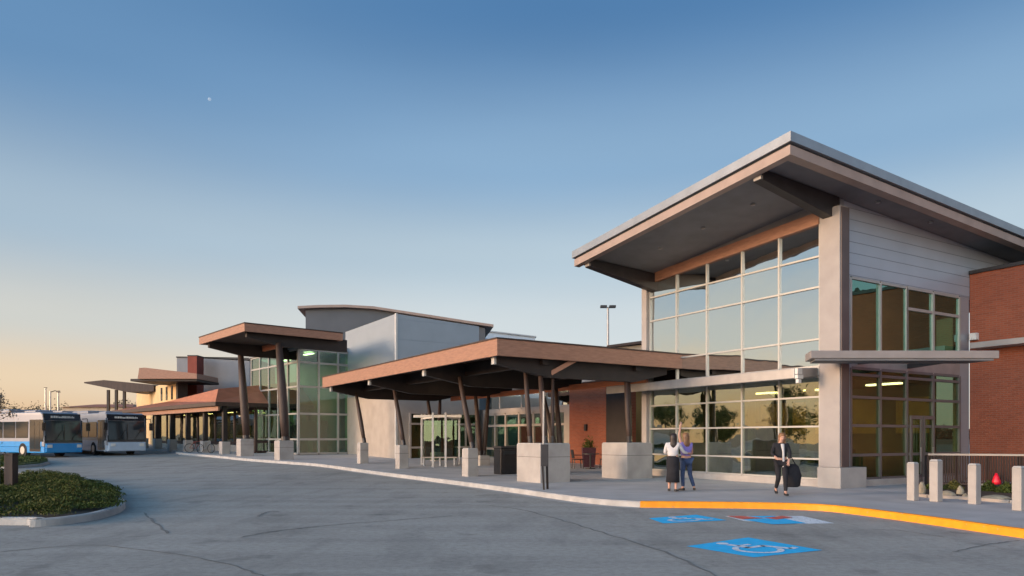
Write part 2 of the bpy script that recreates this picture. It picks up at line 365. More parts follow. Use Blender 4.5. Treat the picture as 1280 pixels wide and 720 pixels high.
sl.energy = 1.6; sl.angle = R(14); sl.color = (1, .66, .42)
d = Vector((-math.sin(R(SUN_AZ))*math.cos(R(SUN_EL+3)), math.cos(R(SUN_AZ))*math.cos(R(SUN_EL+3)), math.sin(R(SUN_EL+3))))
so.rotation_euler = d.to_track_quat('Z', 'Y').to_euler(); so['kind'] = 'structure'
cam = bpy.data.cameras.new('camera'); co = bpy.data.objects.new('camera', cam); COL.objects.link(co); S.camera = co
co.location = (0, 0, CZ); co.rotation_euler = (R(90), 0, 0); cam.sensor_width = 36; cam.lens = F_/1280*36
cam.shift_y = (HZ-360)/1280; cam.clip_end = 6000; cam.clip_start = .1
S.render.engine = 'CYCLES'
S.view_settings.view_transform = 'Standard'; S.view_settings.look = 'None'; S.view_settings.exposure = EXPO; S.view_settings.gamma = 1

md = Vector(((262-640)/F_, 1, (HZ-124)/F_)).normalized()*2600
b = MB(); b.blob((md.x, md.y, md.z+CZ), (5.0, 5.0, 5.0), 1, 3, 0); mo = b.build('moon', mat('moon', (.05, .07, .09), 1, .2, .2), smooth=True); struct(mo)
M['moon'].node_tree.nodes['Principled BSDF'].inputs['Emission Color'].default_value = (.30, .42, .58, 1); M['moon'].node_tree.nodes['Principled BSDF'].inputs['Emission Strength'].default_value = .5
# ------------------------------------------------------------------ ground, road, pavement
def sheet(name, m, xs, ys, z):
    b = MB(); nx = len(xs)
    vs = [(x, y, g(y)+z) for y in ys for x in xs]
    fs = [(j*nx+i, j*nx+i+1, (j+1)*nx+i+1, (j+1)*nx+i) for j in range(len(ys)-1) for i in range(nx-1)]
    b.add(vs, fs); return struct(b.build(name, m))
sheet('ground', 'far_ground', [-3000, -400, -90, 0, 90, 400, 3000], [-400, -60, 28]+[28+2*i for i in range(1, 28)]+[120, 400, 3500], -.03)
sheet('road', 'asphalt', [-90, -40, 0, 40, 70], [-40, 0, 28]+[28+1.5*i for i in range(1, 40)], 0)
kpx = [(150, 560.5), (188, 564), (222, 568), (249, 570.5), (277, 573), (300, 575.5), (330, 578), (365, 580.6), (400, 583.5), (450, 590.5), (500, 597.3), (560, 605), (640, 616), (690, 623.5), (726, 628.5), (760, 632), (800, 634.5)]
kpx2 = [(800, 634.5), (860, 635), (940, 636), (1000, 637.5), (1035, 639.5), (1075, 644), (1160, 655.5), (1280, 673)]
K1 = [gp(*p).xy for p in kpx]; K2 = [gp(*p).xy for p in kpx2]+[Vector((10.2, 8)), Vector((11.2, 2)), Vector((12.0, -10)), Vector((12.5, -30))]
K1 = [Vector((-62, 72)), Vector((-52, 67))]+K1[1:]
def smooth_line(P, n=6):
    out = []
    for i in range(len(P)-1):
        p0 = P[max(i-1, 0)]; p1 = P[i]; p2 = P[i+1]; p3 = P[min(i+2, len(P)-1)]
        for k in range(n):
            t = k/n
            out.append(.5*((2*p1)+(p2-p0)*t+(2*p0-5*p1+4*p2-p3)*t*t+(3*p1-p0-3*p2+p3)*t**3))
    out.append(P[-1]); return out
A1 = smooth_line(K1, 5); A2 = smooth_line(K2, 5)
def normals(P, side=1):
    out = []
    for i in range(len(P)):
        d = (P[min(i+1, len(P)-1)]-P[max(i-1, 0)]).normalized(); out.append(Vector((-d.y, d.x))*side)
    return out
ALL = A1+A2[1:]; NA = normals(ALL)
def kerb(name, P, Nn, m, w=.17, h=.15):
    b = MB(); prof = [(0, -.05), (0.012, h-.02), (.035, h+.004), (w, h+.004), (w, h-.1)]
    for p, n in zip(P, Nn):
        for (o, z) in prof: q = p+n*o; b.v.append(Vector((q.x, q.y, g(q.y)+z)))
    k = len(prof)
    for i in range(len(P)-1):
        for j in range(k-1): b.f.append((i*k+j, (i+1)*k+j, (i+1)*k+j+1, i*k+j+1))
    return struct(b.build(name, m, smooth=False))
kerb('kerb', A1, NA[:len(A1)], 'kerb_concrete'); kerb('yellow_kerb', A2, NA[len(A1)-1:], 'kerb_yellow')
b = MB(); offs = [.16, 1, 2.5, 5, 8, 12, 17, 24, 34, 48]
for p, n in zip(ALL, NA):
    wgt = max(0, min(1, (p.y-6)/9)); n2 = (Vector((.86, .5))*wgt+Vector((1, .1))*(1-wgt)).normalized()
    for o in offs:
        q = p+n*.16+n2*(o-.16); b.v.append(Vector((q.x, q.y, g(q.y)+.15)))
k = len(offs)
for i in range(len(ALL)-1):
    for j in range(k-1): b.f.append((i*k+j, (i+1)*k+j, (i+1)*k+j+1, i*k+j+1))
struct(b.build('sidewalk', 'sidewalk'))
# gutter strip of pale concrete along the kerb
b = MB()
for p, n in zip(A1, NA):
    for o in (-.32, .0): q = p+n*o; b.v.append(Vector((q.x, q.y, g(q.y)+.005)))
for i in range(len(A1)-1): b.f.append((i*2, i*2+2, i*2+3, i*2+1))
struct(b.build('gutter', 'kerb_concrete'))
# sealed cracks
b = MB()
def crack(pts, w=.035):
    P = smooth_line([gp(*p).xy for p in pts], 8); nn = normals(P); base = len(b.v)
    for i, (p, n) in enumerate(zip(P, nn)):
        j = random.uniform(-.03, .03); ww = w*random.uniform(.5, 1.3)
        for o in (-ww/2, ww/2): q = p+n*(o+j); b.v.append(Vector((q.x, q.y, g(q.y)+.005)))
    for i in range(len(P)-1): b.f.append((base+i*2, base+i*2+2, base+i*2+3, base+i*2+1))
crack([(565, 631), (610, 632), (650, 637), (700, 650), (760, 668), (830, 690), (900, 722)], .05)
crack([(300, 672), (345, 664), (420, 656), (500, 650), (565, 645)], .045)
crack([(322, 646), (335, 640), (350, 640)], .06)
crack([(180, 641), (192, 652), (210, 667)], .05)
crack([(1090, 662), (1130, 664), (1180, 672)], .035)
crack([(1190, 690), (1240, 680), (1275, 676)], .03)
crack([(0, 690), (120, 682), (260, 700), (330, 721)], .03)
struct(b.build('road_cracks', 'paving_crack'))

# painted markings
def quadmap(c, u, v):
    a = c[0].lerp(c[1], u); d_ = c[3].lerp(c[2], u); return a.lerp(d_, v)
def flat(name, polys, c, z, m, parent):
    b = MB()
    for poly in polys:
        vs = []
        for (u, v) in poly: q = quadmap(c, u, v); vs.append((q.x, q.y, z))
        b.add(vs, [tuple(range(len(vs)))])
    return b.build(name, m, parent)
def grid_poly(n=1): return [[(0, 0), (1, 0), (1, 1), (0, 1)]]
def circ(cx, cy, r, n=16): return [(cx+r*math.cos(2*math.pi*i/n), cy+r*math.sin(2*math.pi*i/n)) for i in range(n)]
def ringseg(cx, cy, r0, r1, a0, a1, n=14):
    out = []
    for i in range(n):
        p, q = R(a0+(a1-a0)*i/n), R(a0+(a1-a0)*(i+1)/n)
        out.append([(cx+r0*math.cos(p), cy+r0*math.sin(p)), (cx+r1*math.cos(p), cy+r1*math.sin(p)), (cx+r1*math.cos(q), cy+r1*math.sin(q)), (cx+r0*math.cos(q), cy+r0*math.sin(q))])
    return out
def wheelchair():
    P = [circ(.42, .14, .07)]
    P += ringseg(.44, .64, .20, .27, 20, 250)
    P += [[(.37, .23), (.46, .23), (.49, .52), (.40, .52)], [(.40, .47), (.68, .47), (.68, .55), (.40, .55)], [(.62, .5), (.70, .47), (.82, .78), (.74, .81)], [(.76, .76), (.88, .72), (.90, .79), (.77, .83)], [(.43, .33), (.62, .33), (.62, .39), (.43, .39)]]
    return P
c3_ = [gp(858, 683).xy, gp(935, 672).xy, gp(1028, 688).xy, gp(942, 697).xy]
t = thing('road_marking', (*((c3_[0]+c3_[2])/2), 0), 'bright blue painted square with a white wheelchair symbol, nearest of the paint marks', 'road marking', 'paint marks on the asphalt')
flat('blue_square', grid_poly(), c3_, .005, 'paint_blue', t); flat('wheelchair_symbol', wheelchair(), c3_, .010, 'paint_white', t)
c1_ = [gp(811, 648).xy, gp(870, 643.5).xy, gp(909, 650.5).xy, gp(829, 654.5).xy]
t = thing('road_marking', (*((c1_[0]+c1_[2])/2), 0), 'worn blue painted square with white symbol beside the start of the yellow kerb', 'road marking', 'paint marks on the asphalt')
flat('blue_square', grid_poly(), c1_, .005, 'paint_blue', t); flat('wheelchair_symbol', wheelchair(), c1_, .010, 'paint_white', t)
c2_ = [gp(906, 645.5).xy, gp(1003, 645).xy, gp(1044, 654.5).xy, gp(930, 656.5).xy]
t = thing('road_marking', (*((c2_[0]+c2_[2])/2), 0), 'painted mark with red, blue and white patches in front of the yellow kerb', 'road marking', 'paint marks on the asphalt')
flat('white_patch', [[(.0, .0), (.99, .02), (1, .98), (.62, 1), (.1, .6)]], c2_, .005, 'paint_white', t)
flat('blue_patch', [[(.12, .45), (.62, .25), (.70, .95), (.3, 1)], [(.3, .02), (.62, .02), (.66, .2), (.4, .25)]], c2_, .010, 'paint_blue', t)
flat('red_patch', [[(.02, .02), (.22, .02), (.40, .32), (.12, .40)], [(.42, .28), (.72, .05), (.80, .22), (.5, .5)]], c2_, .0145, 'paint_red', t)

# ------------------------------------------------------------------ vegetation helpers
def leaves(b, n, pos, size, tilt=1.0):
    for _ in range(n):
        p = Vector(pos()); s_ = size*random.uniform(.6, 1.4)
        a = Vector((random.gauss(0, 1), random.gauss(0, 1), random.gauss(0, 1)*tilt)).normalized(); c = a.orthogonal().normalized()
        c = (Matrix.Rotation(random.uniform(0, 6.28), 3, a) @ c); e = a.cross(c)
        k = len(b.v); b.v += [p-c*s_, p-e*s_*.45, p+c*s_, p+e*s_*.45]; b.f.append((k, k+1, k+2, k+3))
# traffic island left
isl = [(-40, 660), (0, 656.5), (37, 659), (70, 657), (95, 654), (120, 650), (140, 644.5), (153, 639), (157, 633), (150, 624), (137, 614), (118, 607), (95, 601), (60, 597), (20, 595), (-60, 595)]
ip = [gp(*p).xy for p in isl]
ipl = smooth_line([Vector((-17, 13.8))]+ip[1:]+[], 5)
ipn = normals(ipl)
kerb('island_kerb', ipl, ipn, 'kerb_concrete', w=.16, h=.15)
inner = [p+n*.15 for p, n in zip(ipl, ipn)]
b = MB(); cen = Vector((-14.5, 17.5)); ri = [1, .9, .7, .4, .05]
def inside(p):
    c_ = False; n_ = len(inner)
    for i in range(n_):
        a, d_ = inner[i], inner[(i+1) % n_]
        if (a.y > p.y) != (d_.y > p.y) and p.x < (d_.x-a.x)*(p.y-a.y)/(d_.y-a.y)+a.x: c_ = not c_
    return c_
for rr in ri:
    for p in inner: q = cen+(p-cen)*rr; b.v.append(Vector((q.x, q.y, g(q.y)+.12+.12*(1-rr))))
n_ = len(inner)
for j in range(len(ri)-1):
    for i in range(n_): b.f.append((j*n_+i, j*n_+(i+1) % n_, (j+1)*n_+(i+1) % n_, (j+1)*n_+i))
struct(b.build('island_soil', 'soil'))
ys_ = [p.y for p in inner]; xs_ = [p.x for p in inner]
pts = []
while len(pts) < 360:
    p = Vector((random.uniform(min(xs_), max(xs_)), random.uniform(min(ys_), max(ys_))))
    if p.x > -19 and inside(p):
        dm = min((p-q).length for q in inner)
        if dm > .18: pts.append((p, min(1, dm/1.0)))
for nm, mm, cnt in (('ground_cover', 'leaf_dark', 260), ('ground_cover', 'leaf_olive', 90)):
    b = MB()
    for i, (p, e) in enumerate(pts):
        hgt = (.08+.27*e)*(.75+.5*math.sin(p.x*1.3)*math.sin(p.y*.9+1)*.6+random.uniform(-.1, .1)); rad = random.uniform(.28, .5)
        def pos():
            while True:
                a = random.uniform(0, 6.28); r_ = rad*math.sqrt(random.random()); x, y = p.x+r_*math.cos(a), p.y+r_*math.sin(a)
                zz = hgt*(1-(r_/rad)**2*.55)
                return (x, y, .15+zz*random.uniform(.35, 1.05))
        leaves(b, cnt, pos, .028)
    o = b.build(nm, mm)
    tag(o, 'low dark green ground cover shrubs filling the kerbed island' if mm == 'leaf_dark' else 'olive brown sprigs mixed through the island ground cover', 'ground cover', kind='stuff')
# second island behind
p2 = [gp(-30, 585), gp(20, 586), gp(52, 583), gp(62, 580), gp(52, 576.5), gp(20, 575), gp(-30, 575)]
c_ = [Vector((p.x, p.y)) for p in p2]
b = MB(); b.prism([(p.x, p.y) for p in c_], lambda x, y: g(y)-.05, lambda x, y: g(y)+.15); struct(b.build('far_island', 'kerb_concrete'))
b = MB(); cc = sum(c_, Vector((0, 0)))/len(c_); b.prism([tuple(cc+(p-cc)*.95) for p in c_], lambda x, y: g(y)+.1, lambda x, y: g(y)+.2); 
def posg():
    a = random.random(); q = cc+(random.choice(c_)-cc)*math.sqrt(a)*.95; q2 = cc+(random.choice(c_)-cc)*math.sqrt(a)*.95; r_ = q.lerp(q2, random.random()); return (r_.x, r_.y, g(r_.y)+.2+random.uniform(0, .18))
leaves(b, 5000, posg, .05)
tag(b.build('grass', 'grass'), 'strip of green grass on the island in front of the buses', 'grass', kind='stuff')

def tree(name, x, y, h, cr, label, mleaf='leaf_dark', nl=2500, ls=.09, group=None, trunk_r=.12, crown_z=.62, sparse=.5):
    z0 = g(y)
    t = thing(name, (x, y, z0), label, 'tree', group)
    b = MB(); b.tube([(x, y, z0), (x+.05*h*.2, y, z0+h*.3), (x, y, z0+h*.6)], [trunk_r, trunk_r*.75, trunk_r*.45], 8)
    tips = []
    for i in range(9):
        a = i*2.4+random.uniform(-.3, .3); st = Vector((x, y, z0+h*random.uniform(.3, .58)))
        en = st+Vector((math.cos(a)*cr*random.uniform(.5, .9), math.sin(a)*cr*random.uniform(.5, .9), h*random.uniform(.15, .4)))
        b.tube([st, st.lerp(en, .5)+Vector((0, 0, h*.03)), en], [trunk_r*.4, trunk_r*.25, trunk_r*.1], 6); tips += [en, st.lerp(en, .65)]
        for j in range(2):
            e2 = en+Vector((random.gauss(0, .3)*cr, random.gauss(0, .3)*cr, random.uniform(.0, .15)*h)); b.tube([st.lerp(en, .6), e2], [trunk_r*.15, trunk_r*.05], 5); tips.append(e2)
    b.build('trunk', 'bark', t)
    b = MB()
    def pos():
        c = random.choice(tips); r_ = cr*.3*sparse*2
        return (c.x+random.gauss(0, r_*.5), c.y+random.gauss(0, r_*.5), c.z+random.gauss(0, r_*.45))
    leaves(b, nl, pos, ls); b.build('crown', mleaf, t)
    return t

tree('street_tree', -21.75, 29.5, 4.7, .72, 'small sparse tree with pale leaves at the far left edge', 'leaf_pale', 3400, .05, trunk_r=.07, sparse=.5)
# post on island
q = gp(14, 612, .15); t = thing('wooden_post', (q.x, q.y, q.z), 'short brown wooden post with a pale stake on the planted island', 'post')
b = MB(); b.box(q.x-.13, q.x+.13, q.y-.13, q.y+.13, q.z-.1, q.z+1.06); b.box(q.x-.155, q.x+.155, q.y-.155, q.y+.155, q.z+1.06, q.z+1.11); b.build('post', 'timber', t, .01)
b = MB(); b.box(q.x-.26, q.x-.215, q.y-.22, q.y-.17, q.z-.1, q.z+1.2); b.build('stake', 'steel', t)
b = MB()
leaves(b, 2200, lambda: (q.x-.75+random.gauss(0, .22), q.y+.2+random.gauss(0, .25), .2+abs(random.gauss(0, .42))), .05)
tag(b.build('shrub', 'leaf_dark'), 'dark upright shrub beside the brown wooden post', 'shrub')

# ------------------------------------------------------------------ curtain wall helper
def glazing(F, axis, fixed, us, zs, root, gm, fm, fw=.058, fd=.12, skip=(), ztop=None, name='window', tilt=.009, base_z=None):
    """axis 's': wall runs along s at t=fixed ; axis 't': wall runs along t at s=fixed. zs rows; ztop(u) optional sloping top"""
    b = MB()
    def bx(u0, u1, z0, z1, dd=0, tz=None):
        if axis == 's': P = [(fixed-fd/2-dd, u0), (fixed+fd/2+dd, u0), (fixed+fd/2+dd, u1), (fixed-fd/2-dd, u1)]
        else: P = [(u0, fixed-fd/2-dd), (u1, fixed-fd/2-dd), (u1, fixed+fd/2+dd), (u0, fixed+fd/2+dd)]
        uu = [u0, u0, u1, u1] if axis == 's' else [u0, u1, u1, u0]
        b.hexa([F.p(p[0], p[1], z0) for p in P]+[F.p(p[0], p[1], (tz(u) if tz else z1)) for p, u in zip(P, uu)])
    for u in us: bx(u-fw/2, u+fw/2, zs[0], zs[-1], .012, ztop)
    for i, z in enumerate(zs):
        if i == len(zs)-1 and ztop: continue
        for a, c in zip(us[:-1], us[1:]): bx(a+fw/2, c-fw/2, z-fw/2, z+fw/2)
    fr = b.build(name+'_frame', fm, root)
    for i, (a, c) in enumerate(zip(us[:-1], us[1:])):
        for j, (z0, z1) in enumerate(zip(zs[:-1], zs[1:])):
            if (i, j) in skip: continue
            p = MB(); top = (j == len(zs)-2 and ztop)
            tt = [random.uniform(-tilt, tilt) for _ in range(3)]
            pts = []
            for (u, z, k) in ((a, z0, 0), (c, z0, 1), (c, ztop(c) if top else z1, 2), (a, ztop(a) if top else z1, 3)):
                dd = (tt[0] if k in (1, 2) else -tt[0])+(tt[1] if k > 1 else -tt[1])
                pts.append((u, z, dd))
            for e in (-.006, .006):
                for (u, z, dd) in pts:
                    p.v.append(F.p(fixed+dd+e, u, z) if axis == 's' else F.p(u, fixed+dd+e, z))
            p.f = [(0, 1, 2, 3), (7, 6, 5, 4), (0, 4, 5, 1), (1, 5, 6, 2), (2, 6, 7, 3), (3, 7, 4, 0)]
            p.build('pane', gm, fr)
    return fr

# ------------------------------------------------------------------ main hall
FH = Fr(10, 23.2, HY)
hall = thing('station_hall', (*FH.o, .15), 'tall glass fronted station hall with a big tilted overhanging roof', 'building')
def T(s, t): return 10.17-.0975*(s+1.84)-.064*(t+3.81)
def slab(b, t0, t1, s0, s1, d0, d1):   # follows the roof plane between depths d0 (upper) and d1 (lower)
    P = [(t0, s0), (t1, s0), (t1, s1), (t0, s1)]
    b.hexa([FH.p(t, s, T(s, t)-d1) for t, s in P]+[FH.p(t, s, T(s, t)-d0) for t, s in P])
TR = 17.0
b = MB(); slab(b, -3.81, TR, -1.84, 8.53, 0, .27)
roof = b.build('roof', 'roof_metal', hall)
b = MB(); slab(b, -3.70, TR, -1.73, 8.42, .272, .33); b.build('shadow_gap', 'coping', roof)
b = MB(); slab(b, -3.74, -3.50, -1.50, 8.46, .332, .60); slab(b, -3.74, TR, -1.77, -1.50, .332, .60); slab(b, -3.50, TR, 8.22, 8.40, .332, .5)
b.build('fascia', 'hall_fascia', roof)
b = MB(); slab(b, -3.50, TR-.1, -1.50, 8.22, .34, .40); sf = b.build('soffit', 'soffit', roof)
for (t_, s_) in ((-1.8, 1.2), (-1.8, 3.4), (-1.8, 5.6), (1.5, -1.0), (4.5, -1.0)):
    z = T(s_, t_)-.40; b = MB(); p = FH.p(t_, s_, z); b.tube([p, p-Vector((0, 0, .05))], .07, 12); b.build('downlight', 'steel', sf)
# cantilever struts
def strut(s0):
    b = MB(); w_ = .17
    for sg in (0,):
        P = [(-3.45, T(s0, -3.45)-.72, T(s0, -3.45)-.42), (0.1, T(s0, 0)-1.15, T(s0, 0)-.42)]
        b.hexa([FH.p(-3.45, s0-w_, P[0][1]), FH.p(.1, s0-w_, P[1][1]), FH.p(.1, s0+w_, P[1][1]), FH.p(-3.45, s0+w_, P[0][1]),
                FH.p(-3.45, s0-w_, P[0][2]), FH.p(.1, s0-w_, P[1][2]), FH.p(.1, s0+w_, P[1][2]), FH.p(-3.45, s0+w_, P[0][2])])
    o = b.build('roof_beam', 'dark_steel', hall, .01)
    b = MB(); b.hexa([FH.p(-3.49, s0-w_*.8, P[0][1]+.02), FH.p(-3.452, s0-w_*.8, P[0][1]+.02), FH.p(-3.452, s0+w_*.8, P[0][1]+.02), FH.p(-3.49, s0+w_*.8, P[0][1]+.02),
                      FH.p(-3.49, s0-w_*.8, P[0][2]-.02), FH.p(-3.452, s0-w_*.8, P[0][2]-.02), FH.p(-3.452, s0+w_*.8, P[0][2]-.02), FH.p(-3.49, s0+w_*.8, P[0][2]-.02)])
    b.build('end_plate', 'steel', o)
strut(-.42); strut(7.95)
# corner column
b = MB(); b.hexa([FH.p(-.25, -.85, .8), FH.p(.16, -.85, .8), FH.p(.16, -.12, .8), FH.p(-.25, -.12, .8)]+[FH.p(-.25, -.85, 9.0), FH.p(.16, -.85, 9.0), FH.p(.16, -.12, 9.0), FH.p(-.25, -.12, 9.0)])
b.build('column', 'column', hall, .015)
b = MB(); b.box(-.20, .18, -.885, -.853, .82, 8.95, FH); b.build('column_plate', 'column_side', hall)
b = MB(); b.box(-.37, .96, -.96, -.13, .0, .80, FH); b.build('pedestal', 'concrete', hall, .02)
b = MB(); b.box(-.22, .10, 8.2, 8.5, .1, 8.6, FH); b.build('column', 'column', hall, .01)
# front glazing
us = [0, 1.60, 3.22, 4.94, 6.58, 8.17]
ztop = lambda s: 8.64-.053*s
glazing(FH, 's', 0, us, [4.05, 4.93, 6.62, 7.61, 8.5], hall, 'glass_upper', 'mullion', ztop=ztop)
glazing(FH, 's', 0, us, [.40, 1.04, 2.1, 3.06, 3.72], hall, 'glass_lower', 'mullion')
b = MB()   # beam above the glass and dark infill
for (a, c, dt) in ((0, .40, .10),):
    b.hexa([FH.p(-.12, 0, ztop(0)), FH.p(.12, 0, ztop(0)), FH.p(.12, 8.2, ztop(8.2)), FH.p(-.12, 8.2, ztop(8.2)), FH.p(-.12, 0, ztop(0)+c), FH.p(.12, 0, ztop(0)+c), FH.p(.12, 8.2, ztop(8.2)+c), FH.p(-.12, 8.2, ztop(8.2)+c)])
b.build('head_beam', 'fascia_wood', hall)
b = MB(); b.hexa([FH.p(-.04, 0, ztop(0)+.4), FH.p(.1, 0, ztop(0)+.4), FH.p(.1, 8.2, ztop(8.2)+.4), FH.p(-.04, 8.2, ztop(8.2)+.4), FH.p(-.04, 0, T(0, 0)-.4), FH.p(.1, 0, T(0, 0)-.4), FH.p(.1, 8.2, max(ztop(8.2)+.41, T(8.2, 0)-.4)), FH.p(-.04, 8.2, max(ztop(8.2)+.41, T(8.2, 0)-.4))]); b.build('infill_panel', 'soffit', hall)
b = MB(); b.box(-.14, .14, -.1, 8.3, .1, .37, FH); b.build('plinth', 'concrete', hall, .01)
b = MB(); b.box(-.09, .09, 0, 8.17, 3.755, 4.015, FH); b.build('spandrel', 'mullion', hall)
# front awning
b = MB(); b.hexa([FH.p(-1.25, .05, 3.60), FH.p(-.1, .05, 3.72), FH.p(-.1, 9.6, 3.72), FH.p(-1.25, 9.6, 3.60), FH.p(-1.25, .05, 3.93), FH.p(-.1, .05, 4.0), FH.p(-.1, 9.6, 4.0), FH.p(-1.25, 9.6, 3.93)])
aw = b.build('awning', 'steel', hall, .02)
b = MB(); b.box(-1.22, -.95, -.06, .045, 3.60, 3.72, FH); b.box(-1.22, -1.0, -.06, .045, 3.74, 3.92, FH); b.box(-1.18, -1.04, -.06, .045, 3.46, 3.58, FH); b.build('end_cap', 'white_box', aw)
# side facade, plane s=-.5
SS = -.5
b = MB()
def wallq(t0, t1, z0, z1f, m=None, s0=SS, th=.25):
    f = z1f if callable(z1f) else (lambda t: z1f)
    b.hexa([FH.p(t0, s0, z0), FH.p(t1, s0, z0), FH.p(t1, s0+th, z0), FH.p(t0, s0+th, z0), FH.p(t0, s0, f(t0)), FH.p(t1, s0, f(t1)), FH.p(t1, s0+th, f(t1)), FH.p(t0, s0+th, f(t0))])
top_ = lambda t: T(-.5, t)-.42
wallq(.42, 12.5, 6.97, top_)
b.build('siding_wall', 'siding', hall)
b = MB(); wallq(.22, .41, .8, top_, s0=SS-.04, th=.3); b.build('corner_trim', 'roof_metal', hall)
b = MB(); wallq(.42, .80, .3, 6.96); b.build('side_pier', 'silver_panel', hall)
b = MB(); wallq(7.30, 7.92, .3, 6.96); b.build('side_pier', 'silver_panel', hall)
b = MB(); wallq(.80, 7.30, 4.0, 4.5); b.build('floor_band', 'steel', hall)
ts = [.82, 2.42, 3.94, 5.56, 7.28]
glazing(FH, 't', SS+.05, ts[:3], [4.5, 6.92], hall, 'glass_sideup', 'mullion', fw=.08)
glazing(FH, 't', SS+.05, ts[2:], [4.5, 6.2, 6.92], hall, 'glass_sideup', 'mullion', fw=.10)
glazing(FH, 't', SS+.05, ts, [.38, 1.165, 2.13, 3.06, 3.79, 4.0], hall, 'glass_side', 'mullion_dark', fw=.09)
b = MB(); b.box(.8, 7.4, SS-.1, SS+.15, .1, .36, FH); b.build('plinth', 'concrete', hall, .01)
# doors in the side facade
for (a, c) in ((4.02, 4.72), (4.80, 5.48)):
    b = MB()
    for (x0, x1, z0, z1) in ((a, a+.08, .2, 2.5), (c-.08, c, .2, 2.5), (a+.08, c-.08, .2, .45), (a+.08, c-.08, 2.38, 2.5)): b.box(x0, x1, SS-.10, SS-.04, z0, z1, FH)
    dr = b.build('door', 'mullion_dark', hall)
    b = MB(); b.box(c-.2, c-.16, SS-.16, SS-.12, .9, 1.4, FH); b.build('handle', 'steel', dr)
# interior
b = MB(); b.box(.2, 12, -.2, 8.4, .12, .2, FH); b.build('floor', 'interior_floor', hall)
b = MB(); b.box(7.0, 7.2, .3, 8.4, .2, 8.0, FH); b.build('back_wall', 'interior_wall', hall)
b = MB(); b.box(.1, 12.5, 8.35, 8.6, .1, 8.2, FH); b.build('end_wall', 'interior_wall', hall)
b = MB()
for (t_, s_, w_, h_) in ((4.0, 2.0, 1.6, 1.1), (4.6, 6.0, 1.2, 2.2), (6.6, 4.2, .2, 2.4), (3.0, 4.4, .5, .9), (3.2, 6.9, .6, 1.0)): b.box(t_, t_+w_*.5, s_, s_+w_, .2, .2+h_, FH)
b.build('counter', 'interior_dark', hall)
b = MB()
for s_ in (.8, 3.0, 5.6, 7.4): b.box(6.9, 6.985, s_-.6, s_+.9, 1.9, 3.3, FH)
b.build('reflection_panel', 'reflected_amber', hall)  # added panels, amber standing in for lit buildings reflected in the glass
b = MB()
for s_ in (2.8, 5.6): p = FH.p(3.2, s_, .2); b.tube([p, p+Vector((0, 0, 8))], .16, 14)
b.build('interior_column', 'beige', hall)
b = MB(); b.box(1.2, 7.0, .4, 8.3, 3.75, 4.0, FH); b.build('mezzanine', 'interior_dark', hall)
def glow_mat(nm, c, e):
    m, nt, bb = new_mat(nm); bb.inputs['Base Color'].default_value = (*c, 1); bb.inputs['Emission Color'].default_value = (*c, 1); bb.inputs['Emission Strength'].default_value = e
glow_mat('added_glow', (1, .70, .42), 7.0)
def add_glow_panels(F, pts, z, par, w=.25, l=1.3):  # emissive panels added indoors and under the canopy to brighten glazing and walls
    for (t_, s_) in pts:
        b = MB(); b.box(t_-w/2, t_+w/2, s_-l/2, s_+l/2, z-.06, z, F); b.build('added_glow_panel', 'added_glow', par)
add_glow_panels(FH, [(5.0, 1.0), (5.6, 4.2), (5.6, 6.9)], 3.745, hall)
# side canopy slab
b = MB(); poly = [(8.86, 21.25), (14.45, 21.25), (14.2, 22.25), (9.1, 22.25)]
b.prism(poly, 4.09, 4.32); b.build('entrance_canopy', 'canopy_grey', hall, .015)
b = MB(); cx_, cy_ = 11.7, 21.75; b.prism([(cx_+(x-cx_)*.95, cy_+(y-cy_)*.9) for x, y in poly], 4.03, 4.088); b.build('canopy_soffit', 'soffit', hall)
for (x0, x1) in ((11.9, 11.5), (13.9, 14.2)):
    p = FH.p(1.2 if x0 < 13 else 4.0, -.52, 4.2); b = MB(); b.bar((x0, 22.2, 4.2), tuple(p), .1, .16); b.build('canopy_arm', 'dark_steel', hall)
# brick wing
bw = thing('brick_wing', (*FH.p(7.93, -3, 0).xy, .1), 'red brick building wing with black coping at the right edge', 'building')
b = MB(); b.box(7.93, 22, -14, -.52, 0, 7.82, FH); b.build('brick_wall', 'brick', bw)
b = MB(); b.box(7.85, 22.1, -14.1, -.53, 7.825, 7.95, FH); b.build('coping', 'coping', bw)
b = MB(); b.box(7.2, 7.92, -14, -.9, 4.98, 5.18, FH); b.build('ledge', 'column', bw)
q = FH.p(7.8, -.75, 5.5); b = MB(); b.box(7.72, 7.925, -.85, -.6, 5.35, 5.6, FH); b.build('wall_lamp', 'white_box', bw, .01)

# ------------------------------------------------------------------ timber canopy 1
FC = Fr(-.5, 24.0, CY)
can = thing('timber_canopy', (*FC.p(3, 6, 0).xy, .15), 'long flat brown timber canopy on leaning posts and concrete piers along the kerb', 'canopy')
LS, LT, ZT = 18.6, 8.7, 5.05
b = MB(); b.box(.05, LT-.05, .05, LS-.05, ZT-.02, ZT+.04, FC); rf = b.build('roof', 'roof_metal', can)
b = MB(); b.box(0, .12, 0, LS, ZT-.56, ZT+.0, FC); b.box(.12, LT, 0, .12, ZT-.56, ZT, FC); b.box(LT-.12, LT, .12, LS, ZT-.56, ZT, FC); b.box(.12, LT-.12, LS-.12, LS, ZT-.56, ZT, FC)
b.build('fascia', 'fascia_wood', rf, .008)
b = MB(); b.box(-.03, LT+.03, -.03, LS+.03, ZT+.003, ZT+.05, FC); b.build('roof_edge', 'timber', rf)
b = MB()
b.box(.12, LT-.12, .12, LS-.12, ZT-.20, ZT-.12, FC)
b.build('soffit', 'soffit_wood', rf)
BS = [.62, 6.15, 12.2, 17.9]
